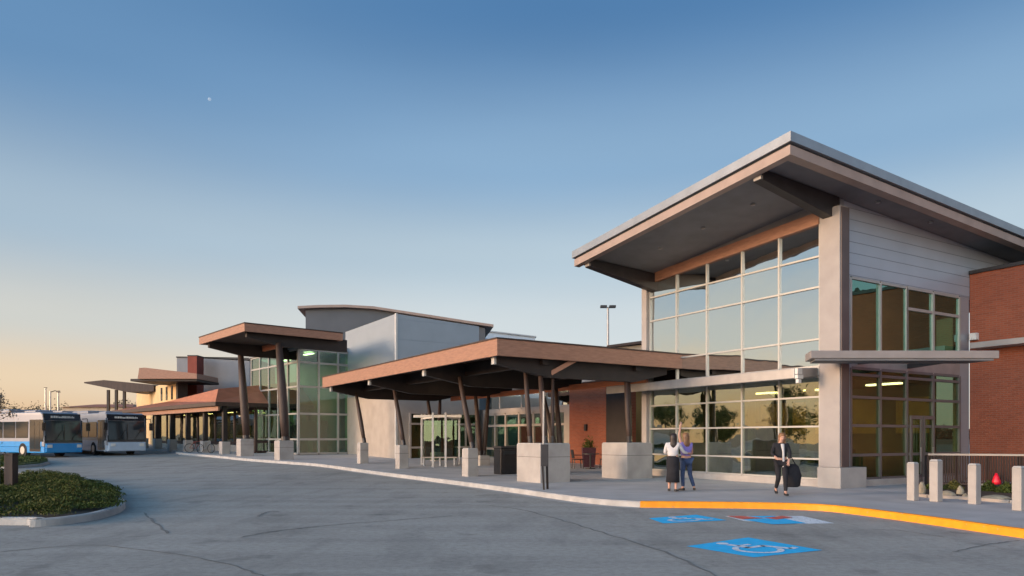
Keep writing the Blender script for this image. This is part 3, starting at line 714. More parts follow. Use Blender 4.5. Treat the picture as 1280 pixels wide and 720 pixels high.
for s0 in BS:
    b = MB(); w_ = .13
    P = [(.3, ZT-.78, ZT-.22), (2.4, ZT-1.15, ZT-.22), (6.6, ZT-1.15, ZT-.22), (LT-.4, ZT-.78, ZT-.22)]
    for (a, c) in zip(P[:-1], P[1:]):
        b.hexa([FC.p(a[0], s0-w_, a[1]), FC.p(c[0], s0-w_, c[1]), FC.p(c[0], s0+w_, c[1]), FC.p(a[0], s0+w_, a[1]), FC.p(a[0], s0-w_, a[2]), FC.p(c[0], s0-w_, c[2]), FC.p(c[0], s0+w_, c[2]), FC.p(a[0], s0+w_, a[2])])
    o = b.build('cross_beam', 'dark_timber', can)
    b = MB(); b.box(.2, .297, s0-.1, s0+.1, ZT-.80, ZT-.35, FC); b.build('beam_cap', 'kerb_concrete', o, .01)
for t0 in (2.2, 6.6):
    b = MB(); b.box(t0-.12, t0+.12, .3, LS-.3, ZT-.72, ZT-.24, FC); b.build('girder_or_lit_strip', 'dark_timber', can)
b = MB(); b.box(7.55, 7.67, .9, LS-.8, 3.92, 4.17, FC); b.build('girder_or_lit_strip', 'rust_roof', can)  # added strip; its rust colour stands in for a sunlit roof edge behind
def pier(t0, t1, s0, s1, h, F=FC, par=None, m='concrete'):
    z = g(F.p(t0, s0, 0).y)+.15; b = MB(); b.box(t0, t1, s0, s1, z-.1, z+h, F); o = b.build('pier', m, par or can, .02)
    b = MB(); b.box(t0+.03, t1-.03, s0+.03, s1-.03, z+h, z+h+.03, F); b.build('pier_cap', 'kerb_concrete', o)
    b = MB(); b.box(t0-.002, t1+.002, s0-.002, s1+.002, z+h*.66, z+h*.66+.012, F); b.build('form_joint', 'dark_steel', o)
    return z+h+.03
def post(a, c, r0, m='timber', par=None, steel=False):
    b = MB(); a = Vector(a); c = Vector(c); mid = a.lerp(c, .5)
    b.tube([a, a.lerp(c, .25), mid, c], [r0*.8, r0, r0, r0*.7], 12); o = b.build('post', m, par or can, smooth=True)
    d_ = (a-c).normalized(); s1 = MB(); s1.tube([a, a-d_*.25], r0*.95, 12); s1.build('post_shoe', 'dark_steel', o)
# near big piers
zt = pier(1.75, 3.05, -.02, 1.5, 1.36)
post(FC.p(1.95, .9, zt), FC.p(1.8, 1.0, ZT-.9), .10); post(FC.p(2.25, .4, zt), FC.p(2.2, .62, ZT-1.1), .12)
post(FC.p(2.6, .45, zt), FC.p(2.75, .62, ZT-1.1), .07)
zt = pier(5.84, 7.15, .1, 1.6, 1.36)
post(FC.p(6.4, .6, zt), FC.p(6.25, .62, ZT-1.1), .11); post(FC.p(6.62, .8, zt), FC.p(6.55, .8, ZT-1.1), .09)
for (s_, ls_) in ((5.15, 6.15), (12.0, 12.2), (17.3, 17.9)):
    zt = pier(1.60, 2.08, s_-.26, s_+.26, 1.12)
    post(FC.p(1.9, s_-.1, zt), FC.p(1.65, s_+.55, ZT-.8), .115); post(FC.p(2.0, s_+.15, zt), FC.p(1.75, s_+.80, ZT-.8), .08)
    zt = pier(6.2, 6.8, s_-.1, s_+.5, .5)
    post(FC.p(6.4, s_+.2, zt), FC.p(6.1, ls_, ZT-1.1), .13); post(FC.p(6.6, s_+.2, zt), FC.p(6.9, ls_, ZT-1.0), .12)
# diagonal brace at the right fascia
b = MB(); b.bar(FC.p(2.6, .55, 4.05), FC.p(3.7, .06, 4.72), .12, .16); b.build('brace', 'fascia_wood', can)

# ------------------------------------------------------------------ low wing behind canopy 1
wing = thing('ticket_office', (*FC.p(12, 14, 0).xy, .15), 'low building with doors, windows and a brick wall behind the long timber canopy', 'building')
b = MB(); b.box(11.9, 12.2, 6.6, 11.75, .1, 4.7, FC); b.build('brick_wall', 'brick_canopy', wing)
b = MB(); b.box(11.95, 12.2, 11.75, 22.4, 3.3, 3.5, FC); b.box(11.95, 12.2, 11.75, 12.3, .1, 3.3, FC); b.box(11.95, 12.2, 21.3, 22.4, .1, 3.3, FC); b.build('wall', 'beige', wing)
glazing(FC, 's', 12.05, [12.3, 13.9, 15.5, 17.1, 18.7, 20.0, 21.3], [.3, 1.0, 2.5, 3.25], wing, 'glass_lower', 'beige', fw=.14)
glazing(FC, 's', 12.05, [11.75, 14.2, 16.8, 19.4, 22.4], [3.55, 4.6], wing, 'glass_upper', 'beige', fw=.1)
b = MB(); b.box(11.2, 20, 6.0, 22.6, 4.68, 4.85, FC); b.build('roof', 'soffit', wing)
b = MB(); b.box(12.3, 20, 6.3, 22.4, .12, .2, FC); b.build('floor', 'interior_floor', wing)
b = MB(); b.box(15.5, 15.7, 6.6, 22.4, .2, 4.5, FC); b.build('back_wall', 'interior_wall', wing)
add_glow_panels(FC, [(13.8, 8.5+3*k) for k in range(5)], 4.6, wing)
add_glow_panels(FC, [(4.6, 3+3.8*k) for k in range(4)], ZT-.49, can, .2, .5)
for s_ in (8.3, 10.2):
    b = MB(); b.box(11.78, 11.895, s_-.08, s_+.08, 2.1, 2.45, FC); b.build('wall_lamp', 'dark_steel', wing)
b = MB(); b.box(11.6, 11.89, 6.6, 8.2, .1, 4.65, FC); b.build('dark_panel', 'dark_timber', wing)

# silver volume
FS = Fr(-7.28, 45.0, CY)
sv = thing('metal_hall', (*FS.p(3, 4, 0).xy, .4), 'silver metal clad block rising behind the long timber canopy', 'building')
def ztp(t): return 9.5-.05*t
b = MB()
b.hexa([FS.p(0, 0, .1), FS.p(6.0, 0, .1), FS.p(6.0, 9.3, .1), FS.p(0, 9.3, .1), FS.p(0, 0, ztp(0)), FS.p(6.0, 0, ztp(6)), FS.p(6.0, 9.3, ztp(6)), FS.p(0, 9.3, ztp(0))])
b.build('metal_wall', 'silver_panel', sv)
b = MB(); b.box(-.05, .08, -.05, .08, .1, 9.53, FS); b.build('corner_trim', 'white_box', sv)
b = MB(); b.box(-.03, 0, .1, 9.3, .15, 4.6, FS); b.box(.1, 6.0, -.03, 0, .15, 4.6, FS); b.build('base_cladding', 'beige', sv)
# doors on its near side under canopy
glazing(FS, 't', -.12, [.9, 1.9, 2.9, 3.9, 4.9, 5.7], [.35, 1.1, 2.6, 3.3], sv, 'glass_side', 'beige', fw=.12)
b = MB(); b.box(1.9, 3.9, -.30, -.20, .3, 2.5, FS); b.build('door', 'red_block', sv)

# curved roof hall behind
FB = Fr(at(382, 62), 62, R(8))
cb = thing('curved_roof_hall', (*FB.o, 1), 'dark slate block with a gently curved roof behind the silver block', 'building')
prof = [(-.6, zat(384, 62)), (1.2, zat(382, 62)), (3.4, zat(380.8, 62)), (5.8, zat(383.5, 62.6)), (8.5, zat(389.5, 63)), (11.5, zat(396, 63.4)), (14.2, zat(402, 63.8)), (16.3, zat(406, 64))]
b = MB()
for (a, c) in zip(prof[:-1], prof[1:]):
    b.hexa([FB.p(a[0], -.5, a[1]-.22), FB.p(c[0], -.5, c[1]-.22), FB.p(c[0], 9, c[1]-.22), FB.p(a[0], 9, a[1]-.22), FB.p(a[0], -.5, a[1]), FB.p(c[0], -.5, c[1]), FB.p(c[0], 9, c[1]), FB.p(a[0], 9, a[1])])
b.build('roof', 'hall_fascia', cb)
b = MB(); P = [(0, prof[0][1]-.22)]+[(p[0], p[1]-.22) for p in prof[1:-1]]+[(15.6, prof[-1][1]-.3)]
for (a, c) in zip(P[:-1], P[1:]):
    b.hexa([FB.p(a[0], 0, .5), FB.p(c[0], 0, .5), FB.p(c[0], 8, .5), FB.p(a[0], 8, .5), FB.p(a[0], 0, a[1]), FB.p(c[0], 0, c[1]), FB.p(c[0], 8, c[1]), FB.p(a[0], 8, a[1])])
b.build('wall', 'slate_panel', cb)
# pale far roof
FP = Fr(at(596, 72), 72, R(5)); pr = thing('far_hall', (*FP.o, 1), 'far pale blue metal roof block beyond the silver block', 'building')
b = MB(); b.hexa([FP.p(0, 0, .5), FP.p(5.9, 0, .5), FP.p(5.9, 8, .5), FP.p(0, 8, .5), FP.p(0, 0, zat(413, 72)), FP.p(5.9, 0, zat(421, 72)), FP.p(5.9, 8, zat(421, 72)), FP.p(0, 8, zat(413, 72))]); b.build('wall', 'pale_roof', pr)
b = MB(); b.hexa([FP.p(-.1, -.2, zat(413, 72)), FP.p(6, -.2, zat(421, 72)), FP.p(6, 8, zat(421, 72)), FP.p(-.1, 8, zat(413, 72)), FP.p(-.1, -.2, zat(411.5, 72)), FP.p(6, -.2, zat(419.5, 72)), FP.p(6, 8, zat(419.5, 72)), FP.p(-.1, 8, zat(411.5, 72))]); b.build('roof', 'roof_metal', pr)
# tan building behind, right of the lamp pole
tb = thing('tan_building', (at(790, 52), 52, .4), 'pale tan building with a low sloping roof behind the lamp pole', 'building')
b = MB(); x0, x1 = at(764, 52), at(830, 52)
b.hexa([(x0, 52, .3), (x1, 52, .3), (x1, 60, .3), (x0, 60, .3), (x0, 52, zat(435, 52)), (x1, 52, zat(428, 52)), (x1, 60, zat(428, 52)), (x0, 60, zat(435, 52))]); b.build('wall', 'tan_wall', tb)
b = MB(); b.hexa([(x0-.3, 51.6, zat(434.5, 51.6)), (x1, 51.6, zat(425.5, 51.6)), (x1, 60, zat(425.5, 51.6)), (x0-.3, 60, zat(434.5, 51.6)), (x0-.3, 51.6, zat(431.5, 51.6)), (x1, 51.6, zat(422, 51.6)), (x1, 60, zat(422, 51.6)), (x0-.3, 60, zat(431.5, 51.6))]); b.build('roof', 'timber', tb)
# lamp pole
x = at(760, 58); lp = thing('lamp_pole', (x, 58, g(58)), 'tall twin headed lamp pole rising above the long timber canopy', 'lamp pole')
zt_ = zat(384, 58); b = MB(); b.tube([(x, 58, g(58)), (x, 58, zt_)], [.13, .09], 10); b.build('pole', 'steel', lp)
for sg in (-1, 1):
    b = MB(); b.box(min(x+sg*.1, x+sg*.62), max(x+sg*.1, x+sg*.62), 57.8, 58.2, zt_-.05, zt_+.14); b.build('lamp_head', 'dark_steel', lp, .02)

# ------------------------------------------------------------------ tall entrance canopy 2 + glass pavilion
F2 = Fr(-15.6, 41.8, R(41)); Z2 = 8.4
pv = thing('entrance_pavilion', (*F2.p(4, 4, 0).xy, .4), 'tall glass entrance pavilion with flat brown timber roof on two thick posts', 'building')
b = MB(); b.box(-.03, 6.33, -.03, 8.13, Z2+.003, Z2+.06, F2); rf = b.build('roof', 'timber', pv)
b = MB(); b.box(0, .12, 0, 8.1, Z2-.46, Z2, F2); b.box(.12, 6.3, 0, .12, Z2-.46, Z2, F2); b.box(6.18, 6.3, .12, 8.1, Z2-.46, Z2, F2); b.box(.12, 6.18, 7.98, 8.1, Z2-.46, Z2, F2); b.build('fascia', 'fascia_wood', rf)
b = MB(); b.box(.12, 6.18, .12, 7.98, Z2-.3, Z2-.2, F2); b.build('soffit', 'soffit_wood', rf)
for s0 in (.7, 7.3):
    b = MB(); w_ = .15; P = [(.35, Z2-.7, Z2-.32), (2.6, Z2-1.1, Z2-.32), (6.9, Z2-1.1, Z2-.32)]
    for (a, c) in zip(P[:-1], P[1:]):
        b.hexa([F2.p(a[0], s0-w_, a[1]), F2.p(c[0], s0-w_, c[1]), F2.p(c[0], s0+w_, c[1]), F2.p(a[0], s0+w_, a[1]), F2.p(a[0], s0-w_, a[2]), F2.p(c[0], s0-w_, c[2]), F2.p(c[0], s0+w_, c[2]), F2.p(a[0], s0+w_, a[2])])
    b.build('cross_beam', 'dark_timber', pv)
b = MB(); b.box(3.9, 4.1, .8, 7.2, Z2-.7, Z2-.32, F2); b.build('girder_or_lit_strip', 'rust_roof', pv)
for (t_, s_) in ((2.5, .25), (2.7, 7.1)):
    z = pier(t_-.45, t_+.45, s_-.4, s_+.4, 1.15, F2, pv)
    post(F2.p(t_+.1, s_, z), F2.p(t_-.2, s_+.3, Z2-.9), .27, par=pv)
G0t, G0s = 5.9, 5.7
zb = g(F2.p(6, 6, 0).y)+.15
glazing(F2, 's', G0t, [G0s+.05, 7.4, 9.1, 10.8, 12.5, 14.2], [zb+.1, 1.6, 3.4, 5.3, 7.0, 7.9], pv, 'glass_green', 'mullion', fw=.12)
glazing(F2, 't', G0s, [G0t, 7.4, 8.9, 10.6], [zb+.1, 1.6, 3.4, 5.3, 7.0, 7.9], pv, 'glass_green', 'mullion', fw=.14)
b = MB(); b.box(G0t-.15, 11, G0s-.15, 14.4, 7.95, 8.25, F2); b.build('pavilion_roof', 'roof_metal', pv)
b = MB(); b.box(G0t, 11, G0s, 14.3, zb-.1, zb+.08, F2); b.build('floor', 'interior_floor', pv)
b = MB(); b.box(9.6, 9.8, 7, 14.2, zb, 7.9, F2); b.box(10.4, 10.6, 6, 7, zb, 7.9, F2); b.build('back_wall', 'interior_wall', pv)
add_glow_panels(F2, [(7.5, 7.5), (7.5, 10), (8, 12.5)], 7.85, pv)
b = MB(); b.box(7, 9.5, 8.5, 8.7, zb, 3.0, F2); b.box(7.4, 8.2, 6.6, 7.4, zb, 1.5, F2); b.build('partition', 'interior_dark', pv)

# ------------------------------------------------------------------ low hip roof building 3
F3 = Fr(-21.1, 51.0, R(44))
lw = thing('low_shop', (*F3.p(4, 8, 0).xy, .6), 'low building with rust coloured hip roof and dark posts beside the buses', 'building')
b = MB(); ev = 4.28
b.add([F3.p(0, 0, ev), F3.p(8, 0, ev), F3.p(8, 26, ev), F3.p(0, 26, ev), F3.p(.6, 1, 5.27), F3.p(8, 3.2, 6.3), F3.p(4, 22, 5.2)], [(0, 3, 6, 4), (0, 4, 5, 1), (4, 6, 5), (5, 6, 2), (5, 2, 1), (6, 3, 2), (0, 1, 2, 3)]); rf = b.build('roof', 'rust_roof', lw)
b = MB(); b.box(0, 8, 0, 26, ev-.28, ev-.003, F3); b.build('eave', 'timber', rf)
b = MB(); b.box(.3, .42, .3, 25.5, ev-.62, ev-.3, F3); b.build('fascia', 'fascia_wood', rf)
z3 = g(60)+.12
for i, s_ in enumerate((.6, 4.2, 7.8, 11.4, 15.0, 18.6, 22.2)):
    zz = g(F3.p(.9, s_, 0).y)+.15
    b = MB(); b.box(.75, 1.05, s_-.15, s_+.15, zz+.9, ev-.285, F3); b.build('post', 'dark_timber', lw)
    b = MB(); b.box(.6, 1.2, s_-.3, s_+.3, zz-.1, zz+.9, F3); b.build('pier', 'concrete', lw, .02)
glazing(F3, 's', 3.2, [.5+1.9*i for i in range(13)], [z3, 1.3, 3.9], lw, 'glass_lower', 'timber', fw=.22)
glazing(F3, 't', .5, [3.2, 5.2, 7.4], [z3, 1.4, 3.9], lw, 'glass_lower', 'timber', fw=.2)
add_glow_panels(F3, [(4.5, 3+5*k) for k in range(4)], 3.85, lw)
b = MB(); b.box(6, 6.2, 1, 24, z3, 3.9, F3); b.build('back_wall', 'yellow_wall', lw)
b = MB(); b.box(3.1, 3.3, 1.0, 23, z3-.2, z3+.5, F3); b.build('low_wall', 'beige', lw)

# gray volume, red tower, yellow building
def wbox(b, px0, px1, y0, dy, z0, pt0, pt1=None):
    pt1 = pt0 if pt1 is None else pt1
    x0, x1 = at(px0, y0), at(px1, y0)
    b.hexa([(x0, y0, z0), (x1, y0, z0), (x1, y0+dy, z0), (x0, y0+dy, z0), (x0, y0, zat(pt0, y0)), (x1, y0, zat(pt1, y0)), (x1, y0+dy, zat(pt1, y0)), (x0, y0+dy, zat(pt0, y0))])
    return b
gv = thing('slate_block', (at(265, 74), 74, .8), 'plain slate grey metal block behind the rust coloured hip roof', 'building')
wbox(MB(), 221, 312, 74, 8, .5, 446.5, 451).build('wall', 'pale_slate', gv)
wbox(MB(), 220, 313, 73.9, 8.2, zat(447, 73.9), 445.5, 449.8).build('roof_edge', 'coping', gv)
rt = thing('chimney_block', (at(240, 71.5), 71.5, .8), 'dark red brick chimney block against the slate grey wall', 'chimney')
wbox(MB(), 234.5, 246, 71.5, 1.6, .8, 445).build('brick_shaft', 'red_block', rt); wbox(MB(), 234, 246.6, 71.45, 1.7, zat(445, 71.45), 443.8).build('cap', 'coping', rt)
FY = Fr(at(222, 69), 69, R(40))
yb = thing('yellow_building', (*FY.o, .8), 'warm yellow walled building with stacked flat roofs beyond the buses', 'building')
b = MB(); b.box(0, .6, 0, 10.5, .6, zat(477, 69), FY); b.build('upper_wall', 'yellow_wall', yb)
b = MB(); b.box(.8, 1.2, 10.5, 20, .6, zat(484, 75), FY); b.build('wall', 'yellow_wall', yb)
for i in range(3):
    b = MB(); b.box(-.06, -.003, 1.6+1.9*i, 2.1+1.9*i, zat(499, 70), zat(482, 70), FY); b.build('window', 'bus_glass', yb)
b = MB(); b.box(-.15, .75, -.6, -.01, .6, zat(477, 69), FY); b.build('corner_post', 'dark_timber', yb)
b = MB(); wbox(b, 163, 246, 66.5, 5, zat(476.5, 66.5), 473.5); b.build('roof', 'dark_timber', yb)
b = MB(); x0, x1, x2, x3 = at(172, 66.2), at(182, 66.2), at(240, 66.2), at(246, 66.2)
zz = [zat(v, 66.2) for v in (473.4, 459, 458, 462, 473.4)]
pf_ = [(x0, zat(473.4, 66.2)), (x3, zat(473.4, 66.2)), (x3, zat(467, 66.2)), (at(181, 66.2), zat(459.5, 66.2)), (at(174, 66.2), zat(460, 66.2))]
def xz(b, pf, y0, y1):
    n = len(pf); b.add([(x, y0, z) for x, z in pf]+[(x, y1, z) for x, z in pf], [tuple(range(n)), tuple(range(2*n-1, n-1, -1))]+[(i, (i+1) % n, n+(i+1) % n, n+i) for i in range(n)])
xz(b, pf_, 66.2, 71); b.build('roof', 'fascia_wood', yb)
b = MB(); Yp = 75.0; xz(b, [(at(px, Yp), zat(py, Yp)) for px, py in ((105, 479), (135, 485), (158, 490), (192, 489), (192, 481), (130, 475), (105, 477.5))], Yp, Yp+4); b.build('porch_roof', 'timber', yb)
for px in (136, 146, 156):
    x = at(px, Yp+.6); b = MB(); b.box(x-.12, x+.12, Yp+.4, Yp+.65, .6, zat(487, Yp), WF); b.build('porch_post', 'dark_timber', yb)

# ------------------------------------------------------------------ buses
def make_bus(label, mlow, mbody, loc, head, L_=11.5, mirror_sign=True, W=1.32, H=3.15):
    rz = math.atan2(head[1], head[0])
    t = thing('bus', loc, label, 'bus', 'buses parked in the lot', rz=rz)
    b = MB()
    # body side profile, front at x=0, rear at x=-L
    prof = [(0.0, .75), (-.02, 1.2), (-.18, 2.7), (-.30, 3.0), (-.6, H), (-L_+.3, H), (-L_, H-.25), (-L_, .75)]
    n = len(prof); vs = []
    for y in (-W, W):
        for (x, z) in prof: vs.append((x, y*(.96 if z > 2.9 else 1), z))
    b.add(vs, [tuple(range(n)), tuple(range(2*n-1, n-1, -1))]+[(i, (i+1) % n, n+(i+1) % n, n+i) for i in range(n)])
    body = b.build('body', mbody, t, .06)
    b = MB(); b.box(-L_+.02, -.01, -W+.01, W-.01, .32, .76); b.build('skirt', mlow, t, .05)
    b = MB(); b.box(-.08, .10, -W+.08, W-.08, .34, .98); b.build('bumper', mlow, t, .06)
    b = MB(); b.box(-L_+.1, -.3, -W-.006, W+.006, .76, 1.12); b.build('side_stripe', mlow, t)
    # windshield
    b = MB(); b.hexa([(-.06, -W+.03, 1.02), (.005, -W+.03, 1.02), (.005, W-.03, 1.02), (-.06, W-.03, 1.02), (-.34, -W+.05, 3.04), (-.235, -W+.05, 3.04), (-.235, W-.05, 3.04), (-.34, W-.05, 3.04)]); b.build('front_mask', 'bus_dark', t, .01)
    for sg in (-1, 1):
        b = MB(); b.box(-.45, -.09, sg*W-.014, sg*W+.014, 1.1, 2.6); b.build('corner_window', 'bus_glass', t)
    b = MB(); b.hexa([(-.03, -W+.1, 1.18), (.03, -W+.1, 1.18), (.03, W-.1, 1.18), (-.03, W-.1, 1.18), (-.20, -W+.12, 2.55), (-.13, -W+.12, 2.55), (-.13, W-.12, 2.55), (-.20, W-.12, 2.55)])
    b.build('windshield', 'bus_glass', t)
    b = MB(); b.hexa([(-.2, -W+.1, 2.58), (-.125, -W+.1, 2.58), (-.125, W-.1, 2.58), (-.2, W-.1, 2.58), (-.32, -W+.14, 3.0), (-.22, -W+.14, 3.0), (-.22, W-.14, 3.0), (-.32, W-.14, 3.0)])
    ds = b.build('destination_sign', 'bus_dark', t)
    b = MB(); rr = random.Random(5); y = -.8
    while y < .8:
        w_ = rr.uniform(.05, .1); b.box(-.168, -.160, y, y+w_, 2.74, 2.74+rr.choice((.1, .14, .14))); y += w_+.03
    b.build('display_strokes', 'lamp_lens', ds)
    b = MB(); b.box(.031, .05, -.02, .02, 1.2, 2.3); b.bar((.06, -.6, 1.2), (.0, -.1, 1.9), .02, .02); b.bar((.06, .5, 1.2), (.0, 1.0, 1.9), .02, .02); b.build('wiper', 'bus_dark', t)
    for sg in (-1, 1):
        b = MB(); b.box(.095, .13, sg*1.0-.16, sg*1.0+.16, .68, .90); b.build('headlight', 'lamp_lens', t, .02)
        b = MB(); b.tube([(-.1, sg*W, 2.7), (.25, sg*(W+.15), 2.72), (.3, sg*(W+.2), 2.4)], .03, 6); b.box(.25, .34, sg*(W+.2)-.12, sg*(W+.2)+.12, 1.85, 2.4); b.build('mirror', 'bus_dark', t)
        x = -1.9
        for k in range(5):
            b = MB(); b.box(x-1.55, x-.06, sg*W-.008 if sg > 0 else sg*W-.012, sg*W+.012 if sg > 0 else sg*W+.008, 1.35, 2.5); b.build('side_window', 'bus_glass', t, .005); x -= 1.62
        for xx in (-2.6, -L_+2.9):
            b = MB(); b.tube([(xx, sg*(W-.30), .5), (xx, sg*(W+.01), .5)], .5, 20); w_ = b.build('wheel', 'rubber', t)
            b = MB(); b.tube([(xx, sg*(W-.02), .5), (xx, sg*(W+.035), .5)], .27, 16); b.build('rim', 'steel', w_)
    for xx in (-.35,):
        b = MB(); b.box(-1.75, -.45, -W-.012, -W+.01, .42, 2.62); d_ = b.build('door', 'bus_dark', t)
        b = MB(); b.box(-1.68, -1.14, -W-.02, -W-.013, .6, 2.5); b.box(-1.06, -.52, -W-.02, -W-.013, .6, 2.5); b.build('door_glass', 'bus_glass', d_)
    b = MB(); b.box(-8.5, -5.2, -.9, .9, H, H+.28); b.build('roof_unit', mbody, t, .08)
    b = MB(); b.box(-3.8, -2.4, -.6, .6, H, H+.16); b.build('roof_vent', mbody, t, .05)
    return t
ya = 50.0; make_bus('bus with a bright blue lower front and dark windshield, leftmost', 'bus_blue', 'bus_white', (at(80, ya), ya, g(ya)), (.88, -.47))
yb_ = 53.0; make_bus('dark fronted bus with pale lower panels, right of the blue one', 'bus_pale', 'bus_white', (at(159, yb_), yb_, g(yb_)), (.76, -.65), W=1.38)
yc = 60.0; make_bus('pale bus mostly hidden behind the front two buses', 'bus_pale', 'bus_white', (at(108, yc), yc, g(yc)), (.88, -.47), H=3.3)
yd = 66.0; make_bus('bus with a pale blue roof showing above the row of buses', 'bus_blue', 'bus_pale', (at(72, yd), yd, g(yd)), (.9, -.43), H=3.4)

# ------------------------------------------------------------------ distance
FT = [(-95, 150), (-85, 160), (-112, 165), (-104, 140), (-78, 158), (-130, 170), (-70, 170), (-122, 150)]
for i, (x, y) in enumerate(FT):
    tree('distant_tree', x, y, random.uniform(6, 8), 3.2, 'dark distant tree on the horizon left of the buses', 'leaf_far', 2600, .22, group='distant trees on the horizon', trunk_r=.25, sparse=.9)
b = MB()
def pf():
    a = random.uniform(-2.2, 2.2); x = random.uniform(-420, 420); y = 330+random.uniform(-20, 20)
    return (x, y, g(y)+random.random()**1.4*(6+3*math.sin(x*.03)+2*math.sin(x*.11)))
leaves(b, 30000, pf, 1.1)
tag(b.build('distant_woodland', 'leaf_far'), 'dark far off strip of woodland along the horizon', 'woodland', kind='stuff')
for (px, py, arm, lab) in ((57, 485, 0, 'thin distant pole, tallest of the poles on the left horizon'), (63, 489, 1, 'distant light pole with a bent arm between two thin poles'), (73, 489, 0, 'thicker distant pole just right of the bent arm light pole')):
    y = 140; x = at(px, y); t = thing('street_lamp', (x, y, g(y)), lab, 'lamp pole'); zt_ = zat(py, y)
    b = MB(); b.tube([(x, y, g(y)), (x, y, zt_)], [.2, .13], 8); b.build('pole', 'steel', t)
    b = MB()
    if arm: b.tube([(x, y, zt_-.2), (x+.9, y, zt_+.1), (x+1.5, y, zt_-.1)], .08, 6); b.box(x+1.3, x+1.9, y-.15, y+.15, zt_-.25, zt_-.1)
    else: b.box(x-.25, x+.25, y-.15, y+.15, zt_-.02, zt_+.1)
    b.build('lamp_head', 'dark_steel', t)
fb = thing('far_warehouse', (at(110, 130), 130, .8), 'long low pale building on the horizon behind the buses', 'building')
wbox(MB(), 78, 165, 130, 12, .5, 509).build('wall', 'tan_wall', fb)
b = MB(); x0, x1 = at(76, 130), at(167, 130); b.add([(x0, 129.5, zat(509, 130)), (x1, 129.5, zat(509, 130)), (x1, 142, zat(509, 130)), (x0, 142, zat(509, 130)), (x0+3, 136, zat(503.5, 130)), (x1-3, 136, zat(503.5, 130))], [(0, 1, 5, 4), (1, 2, 5), (2, 3, 4, 5), (3, 0, 4), (3, 2, 1, 0)]); b.build('roof', 'rust_roof', fb)
for i in range(4):
    tree('roadside_tree', (-66, -70, -68, -74)[i], (27, 35, 44, 53)[i], (4.6, 5.4, 4.4, 6)[i], (1.9, 2.2, 2.0, 2.4)[i], 'green roadside tree across the lot, reflected in the hall glass', 'leaf_road', 4500, .16, group='roadside trees across the lot', trunk_r=.13, sparse=.9)
# dry hill to the right (seen in the side glazing)
b = MB(); nx, ny = 28, 40
for j in range(ny):
    for i in range(nx):
        x = 150+i*16; y = -330+j*15.5
        e = math.exp(-((x-330)/110)**2)*max(0, min(1, (170-y)/80))*min(1, (y+330)/120)
        b.v.append(Vector((x, y, -.5+e*(50+14*math.sin(y*.018+1)+6*math.sin(x*.05+y*.04)))))
for j in range(ny-1):
    for i in range(nx-1): b.f.append((j*nx+i, j*nx+i+1, (j+1)*nx+i+1, (j+1)*nx+i))
struct(b.build('hills', 'hill', smooth=True))

# ------------------------------------------------------------------ street furniture
def make_bollard():
    t = thing('bollard', (0, 0, 0), '', 'bollard', 'square concrete bollards on the pavement')
    b = MB(); b.box(-.10, .10, -.10, .10, 0, .93); b.build('shaft', 'concrete', t, .015)
    b = MB(); b.hexa([(-.10, -.10, .932), (.10, -.10, .932), (.10, .10, .932), (-.10, .10, .932), (-.07, -.07, .97), (.07, -.07, .97), (.07, .07, .97), (-.07, .07, .97)]); b.build('cap', 'kerb_concrete', t)
    return t
bl = [(1141, 625.5, 'square concrete bollard, leftmost, nearest the corner column of the hall'), (1170, 627, 'square concrete bollard, second from the left of the row'), (1218, 630, 'square concrete bollard between the pale rocks and the red cone'), (1274, 638, 'square concrete bollard at the right edge of the photo')]
p0 = make_bollard(); OFF.pop(p0.name, None)
for i, (px, py, lab) in enumerate(bl):
    q = gp(px, py, .15); o = p0 if i == 0 else copy_tree(p0); o.location = q; o['label'] = lab; o.rotation_euler = (0, 0, R(25+random.uniform(-3, 3)))
    if i == 1: o.scale = (1.08, 1.08, 1.08)
# planting bed with rocks
bd = [(1136, 619), (1160, 622), (1200, 624), (1262, 629), (1290, 630), (1290, 606), (1240, 603), (1136, 604)]
bp_ = [gp(px, py, .15) for px, py in bd]
b = MB(); b.prism([(p.x, p.y) for p in bp_], .12, .162); struct(b.build('planting_bed', 'soil'))
b = MB(); 
for (a, c) in zip(bp_[:4], bp_[1:5]): b.bar((a.x, a.y, .18), (c.x, c.y, .18), .10, .10)
tag(b.build('bed_edging', 'beige', None, .01), 'thin concrete edging along the planting bed behind the bollards', 'edging')
rocks = [(1153, 618, .16, .26, 'upright pale rock between the first two bollards'), (1184, 621, .34, .12, 'long flat pale rock right of the second bollard'), (1201, 618, .18, .2, 'rounded pale rock in the middle of the planting bed'), (1207, 623, .15, .1, 'small yellowish rock touching the third bollard'), (1245, 624, .5, .09, 'flat pale slab of rock below the red cone'), (1229, 611, .16, .12, 'small grey rock behind the third bollard')]
for i, (px, py, w_, h_, lab) in enumerate(rocks):
    q = gp(px, py, .15); b = MB(); b.blob((q.x, q.y, q.z+h_*.5), (w_*.62, w_*.5, h_*.8), seed=i+3, amp=.35); tag(b.build('rock', 'rock'), lab, 'rock', 'rocks in the planting bed')
for i, (px, py, h_, lab) in enumerate([(1168, 612, .35, 'leafy low plant between the second bollard and the glass wall'), (1192, 612, .3, 'olive low plant above the flat pale rock'), (1236, 614, .32, 'dark low plant right of the third bollard'), (1258, 616, .34, 'dark low plant beside the rightmost bollard')]):
    q = gp(px, py, .15); b = MB(); leaves(b, 1100, lambda: (q.x+.3*math.cos(_a := random.uniform(0, 6.28))*(_r := random.random()**.5), q.y+.24*math.sin(_a)*_r, q.z+random.uniform(0, h_)*(1.15-_r)), .04)
    tag(b.build('low_plant', 'leaf_dark' if i != 1 else 'leaf_olive'), lab, 'plant', 'plants in the planting bed')
q = gp(1245.5, 607, .15); cn = thing('red_cone', (q.x, q.y-.6, .15), 'small bright red cone standing before the railing', 'cone')
